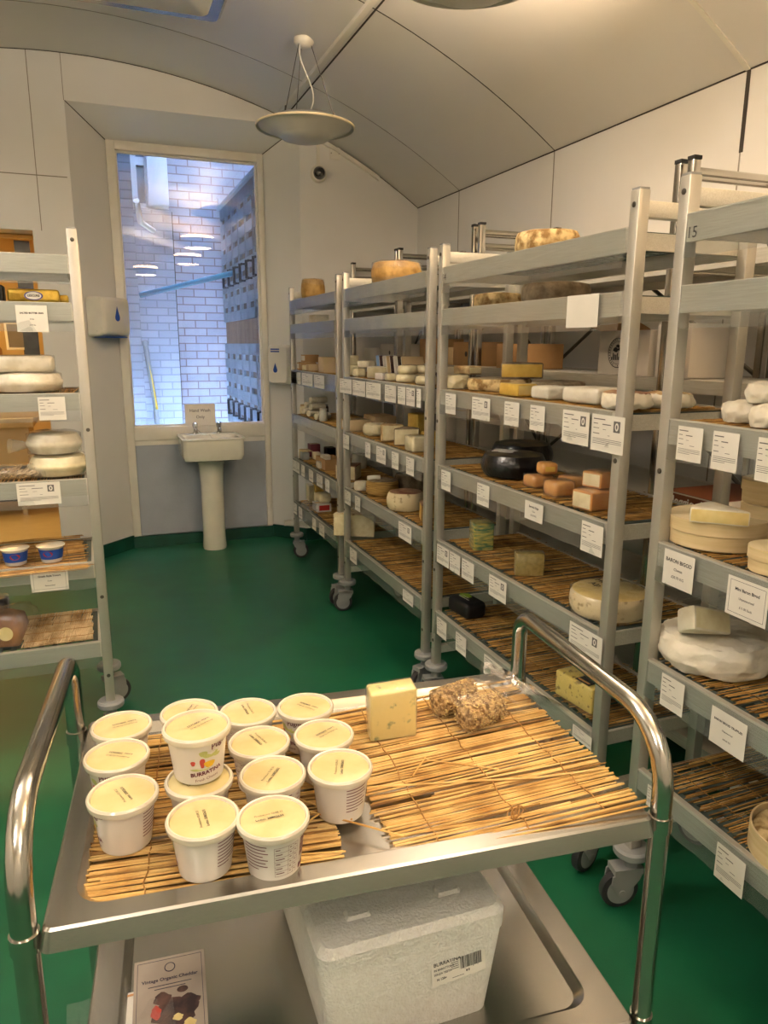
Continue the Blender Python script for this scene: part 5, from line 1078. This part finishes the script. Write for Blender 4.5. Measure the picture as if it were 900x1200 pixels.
def place(kind, label, cat, grp, x, y, z, rz, P):
    t = thing(P.get('name', NM.get(kind, kind)), label, cat, (x, y, z), rz, grp); g = P.get
    if kind == 'wheel':
        k_wheel(t, g('r'), g('h'), g('m'), g('top'), bulge=g('bulge', .002), e=g('e'), amp=g('amp', .0018))
        if g('wrap'): shell_round(t, g('r'), g('h'), g('wrap'))
        if g('tw'): twist(t, g('r') * .8 * math.cos(g('tw')), g('r') * .8 * math.sin(g('tw')), g('h') * .4, g('tw'), g('tl', .06))
    elif kind == 'wedge':
        k_wedge(t, g('R'), g('ang', 1.0), g('h'), g('m'), g('cut', 'paste'))
    elif kind in ('block', 'pack'):
        k_block(t, g('dx'), g('dy'), g('h'), g('m'), g('cut'), top=g('top'), bev=g('bev', .006))
        if g('wrap'): shell_box(t, g('dx'), g('dy'), g('h'), g('wrap'))
    elif kind == 'log':
        mb = MB(); r, l = g('r'), g('l'); mb.lathe([(r * .55, -l / 2), (r * .92, -l / 2 + .003), (r, -l / 2 + .01), (r, 0), (r, l / 2 - .01), (r * .92, l / 2 - .003), (r * .55, l / 2)], n=24)
        mb.xf(Matrix.Translation((0, 0, r)) @ Matrix.Rotation(PI / 2, 4, 'Y')); mb.jitter(.0015, 30, x); mb.build('cheese', g('m'), t)
    elif kind == 'carton':
        dx, dy, h = g('dx'), g('dy'), g('h'); mb = MB(); mb.b2(-dx / 2, dx / 2, -dy / 2, dy / 2, 0, h); mb.build('body', g('m', 'card_brown'), t, bevel=.002)
        mb = MB(); mb.b2(-dx / 2 + .001, dx / 2 - .001, -.018, .018, h, h + .0008); mb.build('tape', 'card_pale', t, smooth=False)
        if g('lab'):
            mb = MB(); mb.b2(-dx * .36, dx * .36, -dy / 2 - .001, -dy / 2, h * .2, h * .85); mb.build('label_sheet', g('lab'), t, smooth=False)
        if g('hole'):
            mb = MB(); mb.lathe([(.014, 0), (.014, .0012)], n=16); mb.xf(Matrix.Translation((dx * .12, -dy / 2, h * .5)) @ Matrix.Rotation(PI / 2, 4, 'X')); mb.build('hand_hole', 'black', t)
    elif kind == 'tray':
        dx, dy, h = g('dx'), g('dy'), g('h'); w = .003; mb = MB(); mb.b2(-dx / 2, dx / 2, -dy / 2, dy / 2, 0, w)
        for (a, b_, c_, d_) in ((-dx / 2, dx / 2, -dy / 2, -dy / 2 + w), (-dx / 2, dx / 2, dy / 2 - w, dy / 2), (-dx / 2, -dx / 2 + w, -dy / 2 + w, dy / 2 - w), (dx / 2 - w, dx / 2, -dy / 2 + w, dy / 2 - w)): mb.b2(a, b_, c_, d_, w, h)
        mb.build('cardboard', g('m'), t, smooth=False)
    elif kind == 'woodbox':
        r, h = g('r'), g('h'); f = g('f', .52)
        mb = MB(); mb.lathe([(r - .006, 0), (r - .004, .002), (r - .003, h * f + .004)], n=56); mb.build('box_base', 'wood_thin', t)
        if not g('open'):
            mb = MB(); mb.lathe([(r - .001, h * f), (r, h * f + .001), (r, h - .001), (r - .002, h)], n=56, caps_mi=1); mb.build('box_lid', ['wood_thin', 'wood_top'], t)
        else:
            k_ = MB(); k_.lathe([(r - .008, h * .3), (r - .008, h * .8), (r - .02, h * .92), (.01, h * .95)], n=48); k_.jitter(.002, 30); k_.build('cheese', 'rind_mould', t)
            k_ = MB(); k_.lathe([(r, h * .0), (r, h), (r - .004, h), (r - .004, .002)], n=56, cap=False); k_.build('box_rim', 'wood_thin', t)
    elif kind == 'jar':
        r, h = g('r'), g('h'); mb = MB(); mb.lathe([(r * .85, 0), (r, .006), (r, h * .72), (r * .8, h * .82), (r * .8, h * .86)], n=24); mb.build('jar_body', g('m', 'clear_jar'), t)
        mb = MB(); mb.lathe([(r * .88, h * .84), (r * .9, h * .98), (r * .8, h)], n=24); mb.build('jar_lid', g('lid', 'card_white'), t)
    elif kind == 'pot':
        mb = MB(); mb.lathe([(.035, 0), (.036, .002), (.044, .058)], n=32); mb.build('cup', 'tub_body', t)
        mb = MB(); mb.lathe([(.0379, .013), (.0432, .050)], n=32, cap=False); mb.v = [(a * 1.01, b_ * 1.01, c_) for a, b_, c_ in mb.v]; mb.build('blue_band', 'blue', t)
        mb = MB()
        for q in (-PI / 2 - .15, .4, 2.6):
            n = 16; vs = []
            for i in range(n): th = 2 * PI * i / n; A = q + .42 * math.cos(th); zz = .034 + .011 * math.sin(th); r = (.0379 + (.0432 - .0379) * (zz - .013) / .037) * 1.025; vs.append((r * math.cos(A), r * math.sin(A), zz))
            mb.add(vs, [tuple(range(n))])
        mb.build('red_oval', 'red', t, smooth=False)
        mb = MB(); mb.lathe([(.044, .056), (.05, .058), (.05, .061), (.03, .064), (.002, .065)], n=32); mb.build('foil_lid', 'tub_rim', t)
    return t
for it in ITEMS: place(*it)

# price cards -----------------------------------------------------------------
def card(label, x0, x1, y, z0, z1, lines, photo, frame, front='X', tilt=0):
    """card hung on a ticket strip; x0,x1 run along the strip"""
    w = abs(x1 - x0); h = z1 - z0; t = thing('price_card', label, 'price card', (0, 0, 0), 0, 'price cards on the shelf strips')
    mb = MB(); mb.b2(-w / 2, w / 2, 0, h, -.0006, 0); mb.build('card', 'paper', t, smooth=False)
    mb = MB(); rg = random.Random(int(w * 9000) + len(label))
    if lines:
        nl = len(lines); s = min(h * .17, w / max(len(l) for l in lines) * 1.38)
        for i, l in enumerate(lines): put_text(mb, l, s * (1 if i == 0 else .75), 0, h * .68 - i * h * .22, .0004, 'CENTER', bold=.0003 if i == 0 else .0001)
        if frame:
            e = w * .07
            for (a, b_, c_, d_) in ((-w / 2 + e, w / 2 - e, e, e + .0007), (-w / 2 + e, w / 2 - e, h - e, h - e + .0007), (-w / 2 + e, -w / 2 + e + .0007, e, h - e), (w / 2 - e, w / 2 - e + .0007, e, h - e)): mb.b2(a, b_, c_, d_, .0002, .0004)
    else:
        pw = .5 if photo else 1
        for (yy, a, b_, th) in ((.86, .06, .42, .028), (.74, .06, .2, .02), (.73, .34, .6, .026), (.62, .06, .24, .016), (.6, .36, .46, .012), (.47, .06, .26, .02), (.45, .52, .7, .014)):
            if photo and b_ > .6: b_ = .58
            mb.b2(-w / 2 + w * a, -w / 2 + w * b_, h * yy, h * (yy + th), .0002, .0004)
        for i in range(4): mb.b2(-w / 2 + w * .06, -w / 2 + w * (.94 - (.4 if i == 3 else 0)), h * (.34 - i * .045), h * (.352 - i * .045), .0002, .0004)
    mb.build('print', 'ink_soft' if not lines else 'ink', t, smooth=False)
    if photo:
        mb = MB(); cx, cy, s = w * .28, h * .72, min(w * .17, h * .15)
        mb.b2(cx - s * .9, cx + s * .9, cy - s, cy + s, .0002, .0004); mb.add([(cx + s * .5 * math.cos(2 * PI * i / 16), cy + s * .72 * math.sin(2 * PI * i / 16), .0006) for i in range(16)], [tuple(range(16))], 1)
        mb.add([(cx + s * .22 * math.cos(2 * PI * i / 12), cy + s * .42 * math.sin(2 * PI * i / 12), .0008) for i in range(12)], [tuple(range(12))], 0)
        mb.build('photo', ['ink_soft', 'paper'], t, smooth=False)
    xm = (x0 + x1) / 2
    if front == 'X':   # faces -X, text runs towards -Y
        t.location = (y, xm, z0); t.rotation_euler = (R_(90), tilt, -PI / 2 - (R_(1.5) if 'marked 15' in label else 0))
    else:
        t.location = (xm, y, z0); t.rotation_euler = (R_(90), tilt, 0)
    return t
for c_ in CARDS: card(*c_)

# gold butter roll, books rack, bags and one-off goods --------------------------
# brie offcut on the paper wheel: a tilted wedge
w_ = place('wedge', 'cut wedge tilted on top of the large paper wrapped wheel', 'cheese', None, 1.375, 1.315, ZS[4] + .088, .5, dict(R=.125, ang=.75, h=.06, m='rind_white', cut='paste_pale')); w_.rotation_euler = (R_(28), R_(-6), R_(160)); w_.location.z = ZS[4] + .098
w_ = place('wedge', 'thin pale slice leaning between the small drum and the basket wheel', 'cheese', None, 1.36, 3.73, ZS[4] + .058, 0, dict(R=.13, ang=.6, h=.022, m='rind_white', cut='paste_pale')); w_.rotation_euler = (0, R_(-28), R_(-90))
# printed words on the flat speckled wheel
for o in list(bpy.data.objects):
    if o.get('label', '').startswith('flat speckled wheel'):
        mb = MB(); put_text(mb, 'Hoch', .032, 0, .012, .0785, 'CENTER', bold=.0006); put_text(mb, 'Alp', .032, 0, -.028, .0785, 'CENTER', bold=.0006); mb.xf(Matrix.Translation((-.01, .035, 0)) @ Matrix.Rotation(-PI / 2 + .15, 4, 'Z'))
        mb.build('top_print', 'ink', o, smooth=False)
    if o.get('label', '').startswith('black plastic packet'):
        mb = MB(); put_text(mb, 'Organic', .016, -.045, .0, .0688); mb.b2(-.045, .03, -.012, -.008, .0684, .0688); mb.xf(Matrix.Rotation(-PI / 2, 4, 'Z')); mb.build('print', 'paper', o, smooth=False)
        mb = MB(); disc(mb, .012, .03, .024, .03, .0687, 0); mb.build('green_label', 'green_label', o, smooth=False)
    if o.get('label', '').startswith('yellow speckled cheese'):
        mb = MB(); mb.b2(-.036, .036, -.06, .0, .0865, .088); mb.build('black_label', 'black', o, smooth=False)
        mb = MB(); mb.b2(-.03, -.022, -.055, -.005, .0882, .0884); mb.b2(.0, .005, -.05, -.02, .0882, .0884); mb.build('label_print', 'paste_orange', o, smooth=False)
    if o.get('label', '').startswith('front black waxed'):
        mb = MB(); disc(mb, -.03, .02, .045, .05, .0925, 0, 20, .25); mb.build('torn_label', 'paper', o, smooth=False)

# row of cheese books / cards leaning on the second rack
labs = ['blue', 'booklet_dark', 'card_white', 'card_pale', 'booklet_dark', 'card_white', 'brown_dark', 'card_pale']
for k in range(8):
    t = thing('leaflet', ['pale blue leaflet, first of the leaning row on the second rack', 'dark leaflet, second of the leaning row', 'pale leaflet, third of the leaning row', 'tan leaflet, fourth of the leaning row', 'dark leaflet, fifth of the leaning row', 'pale leaflet, sixth of the leaning row', 'brown leaflet, seventh of the leaning row', 'tan leaflet nearest the front post in the leaning row'][k], 'leaflet', (1.50, 3.84 - .052 * k, ZS[2] + .006), 0, 'leaflets leaning in a row on the second rack')
    t.rotation_euler = (R_(-16), 0, 0)
    mb = MB(); mb.b2(-.06, .06, -.004, .004, 0, .11); mb.build('pages', 'paper', t); mb = MB(); mb.b2(-.061, .061, -.0055, -.004, 0, .112); mb.build('cover', 'label_blue' if k == 0 else labs[k], t) if 'label_blue' in MATS or k else mb.build('cover', mat('label_blue', '#8fb0d8', .4).name, t)
mb = MB(); rings = []
for i in range(9):
    s = i / 8; rings.append([(-.03 - .02 * math.sin(s * 3) + .045 * math.cos(2 * PI * k / 18) * (1 - .4 * s), -.08 + .16 * s, max(.0, .03 + .03 * math.sin(2 * PI * k / 18) * (1 - .3 * s))) for k in range(18)])
mb.loft(rings, cap=False); mb.jitter(.010, 30, 4)
mb.v = [(x, y, max(z, .002) if x > -.03 else z) for x, y, z in mb.v]
o = mb.build('plastic_bag', 'film_milky', ang=80); o.location = (1.335, 4.80, ZS[5] + .004); tag(o, 'crumpled clear plastic bag spilling over the bottom shelf edge of the first rack', 'bag')
# cardboard tray holding the wedge on the first rack
place('tray', 'open brown cardboard tray on the fifth shelf of the first rack', 'tray', None, 1.40, 4.64, ZS[4], 0, dict(dx=.12, dy=.22, h=.07, m='card_brown', name='cardboard_tray'))

# left rack one-offs
t = thing('butter_roll', 'gold foil butter roll with an oval label on the left rack', 'butter', (-.178, 2.92, ZS[1]), 0)
mb = MB(); mb.b2(-.082, .082, -.022, .022, 0, .045); mb.jitter(.001, 50); mb.build('roll', 'gold_foil', t, bevel=.01, seg=3)
mb = MB(); n = 24; mb.add([(.0 + .03 * math.cos(2 * PI * i / n), -.0232, .022 + .015 * math.sin(2 * PI * i / n)) for i in range(n)], [tuple(range(n))]); mb.add([(.0 + .025 * math.cos(2 * PI * i / n), -.0236, .022 + .012 * math.sin(2 * PI * i / n)) for i in range(n)], [tuple(range(n))], 1); mb.build('oval_label', ['label_purple' if 'label_purple' in MATS else mat('label_purple', '#5a5690', .4).name, 'paper'], t, smooth=False)
mb = MB(); put_text(mb, 'LESCURE', .0098, 0, -.003, 0, 'CENTER', bold=.0003); mb.xf(Matrix.Translation((0, -.024, .022)) @ Matrix.Rotation(PI / 2, 4, 'X')); mb.build('label_lettering', 'ink', t, smooth=False)
mb = MB(); mb.b2(-.05, .0, -.02, -.012, .0465, .0475); mb.build('top_print', 'label_purple', t, smooth=False)
o = place('pack', 'dark packet with a knobbly top, left of the gold butter roll', 'packet', None, -.305, 2.93, ZS[1], 0, dict(dx=.07, dy=.08, h=.055, m='black'))
o = place('pack', 'small foil end packet right of the gold butter roll', 'packet', None, -.084, 2.98, ZS[1], 0, dict(dx=.03, dy=.07, h=.03, m='gold_foil'))
# crumpled straw cheese on fourth shelf
mb = MB(); rg = random.Random(9)
for k in range(150):
    x = rg.uniform(-.085, .07); z = rg.uniform(.003, .035) * (1 - abs(x) * 4); a = rg.gauss(.9, .35); l = rg.uniform(.02, .045); y = rg.uniform(-.05, .03)
    mb.tube([(x - l * math.cos(a) / 2, y, z), (x + l * math.cos(a) / 2, y + rg.uniform(-.02, .02), z + l * .4 * math.sin(a))], rg.uniform(.0012, .002), 5)
mb.v = [(x, y, max(z, .0005)) for x, y, z in mb.v]
t = thing('straw_wrapped_cheese', 'bundle of pale crumpled straw in film at the left of the fourth shelf, left rack', 'straw bundle', (-.285, 2.95, ZS[3] + .002)); mb.build('straw', 'straw_pale', t)
mb = MB(); rings = [[(-.09 + .18 * i / 8, .06 * math.cos(2 * PI * k / 18) - .01, max(.001, .022 + .028 * math.sin(2 * PI * k / 18))) for k in range(18)] for i in range(9)]; mb.loft(rings); mb.jitter(.007, 32, 2); mb.v = [(x, y, max(z, .0005)) for x, y, z in mb.v]; mb.build('film_wrap', 'film', t, ang=80)
# rolled pale reed mat on the bottom shelf
t = thing('folded_reed_mat', 'folded pale reed mat standing on the bottom shelf of the left rack', 'mat', (-.205, 2.98, ZS[5] + .002), R_(1))
mb = MB(); rg = random.Random(4)
for r_ in range(4):
    for k in range(44):
        x = -.122 + .244 * (k + rg.random() * .5) / 44; y = -.085 + .045 * r_; z = .012 + .014 * r_
        mb.tube([(x - .006, y - .024 + rg.gauss(0, .002), z - .006), (x, y, z + rg.gauss(0, .001)), (x + .006, y + .024 + rg.gauss(0, .002), z + .009)], rg.uniform(.0021, .0032), 5)
mb.build('reeds', 'straw_pale', t)
mb = MB()
for r_ in range(4): mb.tube([(-.125 + .25 * i / 20, -.085 + .045 * r_ + .0015 * math.sin(i), .0165 + .014 * r_ + .001 * math.cos(i * 2)) for i in range(21)], .0011, 5)
mb.build('binding_twine', 'twine', t)
mb = MB(); mb.b2(-.12, .12, -.1, .08, 0, .006); mb.build('backing', 'straw_pale', t)
t = thing('bagged_loaf', 'brown loaf in clear bag with round cream label, bottom shelf of left rack', 'bread', (-.405, 2.98, ZS[5] + .002), R_(-12))
mb = MB(); mb.loft([rrect(.17 * s, .15 * s2, .03 * s, z) for s, s2, z in ((.9, .9, 0), (1, 1, .02), (1, 1, .06), (.85, .8, .1), (.5, .45, .12))]); mb.jitter(.006, 18); mb.v = [(x, y, max(z, 0)) for x, y, z in mb.v]; mb.build('loaf', 'bread', t, ang=60)
mb = MB(); rings = [rrect(.21 * s, .17 * s2, .03, z, cx=cx) for s, s2, z, cx in ((.95, .95, 0, .015), (1, 1, .03, .02), (1, .95, .08, .025), (.8, .7, .12, .04), (.5, .4, .135, .06), (.25, .3, .15, .085))]; mb.loft(rings, cap=False); mb.jitter(.006, 26, 6); mb.v = [(x, y, max(z, .001)) for x, y, z in mb.v]; mb.build('clear_bag', 'film', t, ang=80)
mb = MB(); mb.add([(.045 + .026 * math.cos(2 * PI * i / 24), -.0, .026 * math.sin(2 * PI * i / 24)) for i in range(24)], [tuple(range(24))]); mb.xf(Matrix.Translation((.0, -.091, .062)) @ Matrix.Rotation(R_(-6), 4, 'X')); mb.build('round_label', 'cream', t, smooth=False)
o = place('pack', 'black wrapped packet behind the bagged loaf, bottom shelf of the left rack', 'packet', None, -.46, 3.13, ZS[5], 0, dict(dx=.14, dy=.1, h=.13, m='black', bev=.02, wrap='film'))

# goods on the wall shelving
def wc(label, y, z, dx, dy, h, m, rz=-PI / 2, x=2.03, **k): place('carton', label, 'box', None, x, y, z, rz, dict(dx=dx, dy=dy, h=h, m=m, **k))
wc('white carton with a round emblem on the tall shelving behind the third rack', 2.42, 1.44, .30, .20, .17, 'card_white')
t = None
for o in list(bpy.data.objects):
    if o.get('label', '').startswith('white carton with a round emblem'): t = o
mb = MB(); n = 40
for (ra, rb) in ((.058, .055), (.044, .0425)):
    vs = [(ra * math.cos(2 * PI * i / n), ra * math.sin(2 * PI * i / n), 0) for i in range(n)] + [(rb * math.cos(2 * PI * i / n), rb * math.sin(2 * PI * i / n), 0) for i in range(n)]
    mb.add(vs, [(i, (i + 1) % n, n + (i + 1) % n, n + i) for i in range(n)])
for k in range(30):
    a = 2 * PI * k / 30; c, s = math.cos(a), math.sin(a); w = .0018
    if k % 15 in (6, 7): continue
    mb.add([(c * .047 - s * w, s * .047 + c * w, 0), (c * .047 + s * w, s * .047 - c * w, 0), (c * .053 + s * w, s * .053 - c * w, 0), (c * .053 - s * w, s * .053 + c * w, 0)], [(0, 1, 2, 3)])
for k in range(9):
    x = -.034 + .0085 * k; h = .012 + .016 * abs(math.sin(k * 1.9)); mb.add([(x - .003, -.028, 0), (x + .003, -.028, 0), (x + .003, -.028 + h, 0), (x - .003, -.028 + h, 0)], [(0, 1, 2, 3)])
disc(mb, -.012, .012, .016, .009, 0); disc(mb, .016, .014, .014, .008, 0); disc(mb, 0, .026, .012, .006, 0)
mb.xf(Matrix.Translation((-.03, -.1012, .085)) @ Matrix.Rotation(PI / 2, 4, 'X')); mb.build('round_emblem', 'ink', t, smooth=False)
mb = MB()
mb.loft([[(-.15, -.10, .17), (-.06, -.10, .17), (.05, -.10, .17), (.15, -.10, .17)], [(-.18, -.18, .20), (-.05, -.17, .188), (.04, -.17, .19), (.14, -.18, .21)]], close=False, cap=False); s_ = len(mb.v); mb.add([(x, y, z + .003) for x, y, z in mb.v], [(0, 1, 5, 4), (1, 2, 6, 5), (2, 3, 7, 6)]); mb.build('open_flap', 'card_brown', t, smooth=False)
wc('plain pale carton to the right of the emblem carton on the tall shelving', 2.17, 1.44, .17, .2, .19, 'card_white', x=2.05)
wc('brown carton on the tall shelving seen behind the far post of the third rack', 3.78, 1.44, .26, .2, .13, 'card_brown', hole=1)
wc('brown carton with red print seen between the chrome posts behind the third rack', 3.26, 1.44, .30, .2, .12, 'card_brown')
wc('brown carton with a hand hole behind the second rack', 4.28, 1.44, .22, .2, .15, 'card_brown', hole=1, lab='card_brown')
wc('pale carton beside the holed carton behind the second rack', 4.02, 1.44, .2, .2, .10, 'card_pale')
wc('grey lidded carton behind the second rack near the far corner', 4.92, 1.44, .3, .22, .12, 'card_white', hole=1)
wc('grey carton in the far corner of the tall shelving', 5.3, 1.44, .26, .2, .09, 'card_white')
wc('white carton with a dark label behind the goat cheeses', 4.88, 1.0, .3, .22, .2, 'card_white', lab='ink_soft')
wc('white carton behind the wedges of the second rack', 4.1, 1.0, .3, .22, .17, 'card_white', lab='ink_soft')
wc('grey carton lower behind the second rack', 3.75, 1.0, .2, .2, .14, 'card_white')
t = thing('taleggio_carton', 'flat brown and white taleggio carton seen between the third rack and the rack marked 15', 'box', (2.0, 2.215, 1.0), -PI / 2)
t.location = (2.02, 1.86, 1.0)
mb = MB(); mb.b2(-.19, .14, -.16, .16, 0, .055); mb.build('body', 'card_white', t, bevel=.002)
mb = MB(); mb.b2(-.192, .142, -.1615, -.16, .004, .05); mb.b2(-.192, .06, -.16, .16, .0551, .0565); mb.build('brown_print', mat('print_brown', '#7a4020', .5).name, t, smooth=False)
mb = MB(); put_text(mb, 'taleggio dop', .045, -.18, .012, 0, bold=.0012); mb.xf(Matrix.Translation((0, -.1625, 0)) @ Matrix.Rotation(PI / 2, 4, 'X')); mb.build('lettering', 'paper', t, smooth=False)
wc('dark carton low on the tall shelving behind the rack marked 15', 1.5, .18, .3, .25, .2, 'brown_dark')
# thin black bag strap hook at far rack gap
# ---------------------------------------------------------------- camera
cam = bpy.data.cameras.new('camera'); co = bpy.data.objects.new('camera', cam); COL.objects.link(co)
pi_, ya_, ro_ = R_(12.72), R_(21.09), R_(.26)
F = Vector((math.sin(ya_) * math.cos(pi_), math.cos(ya_) * math.cos(pi_), -math.sin(pi_)))
Rv = F.cross(Vector((0, 0, 1))).normalized(); Uv = Rv.cross(F)
c, s = math.cos(ro_), math.sin(ro_)
R2 = Rv * c + Uv * s; U2 = Uv * c - Rv * s
m4 = Matrix((R2, U2, -F)).transposed().to_4x4(); m4.translation = Vector((0, 0, 1.55)); co.matrix_world = m4
cam.sensor_fit = 'HORIZONTAL'; cam.sensor_width = 36; cam.lens = 865.4 / 900 * 36; cam.clip_start = .05
scn.camera = co

# ---------------------------------------------------------------- light
w = bpy.data.worlds.new('world'); scn.world = w; w.use_nodes = True
bg = w.node_tree.nodes['Background']; bg.inputs['Color'].default_value = lin('#a9c4ee'); bg.inputs['Strength'].default_value = WORLD
def area(name, loc, rot, size, power, col, sy=None, shape='RECTANGLE'):
    l = bpy.data.lights.new(name, 'AREA'); l.energy = power; l.color = lin(col)[:3]; l.size = size; l.shape = shape
    if sy: l.size_y = sy
    o = bpy.data.objects.new(name, l); COL.objects.link(o); o.location = loc; o.rotation_euler = rot; return o
for i, (x, y, z) in enumerate(LAMPS):
    # uplight above each saucer and the soft glow it throws
    area('lamp_uplight', (x, y, z + .07), (PI, 0, 0), .34, UP[i], LC[i], shape='DISK')
    area('lamp_downlight', (x, y, z - .08), (0, 0, 0), .3, DN[i], LC[i], shape='DISK')
# the ceiling strip fitting and the room beyond the doorway
# area('strip_light', (.36, 3.75, 3.165), (0, 0, 0), .6, 14, '#ffe0b4', sy=1.0)
area('shop_light', (-1.3, 7.3, 2.65), (0, 0, 0), 1.2, 30, '#ffcf80', sy=1.2)
scn.view_settings.view_transform = 'Standard'; scn.view_settings.look = 'None'; scn.view_settings.gamma = 1
scn.view_settings.exposure = EXPO
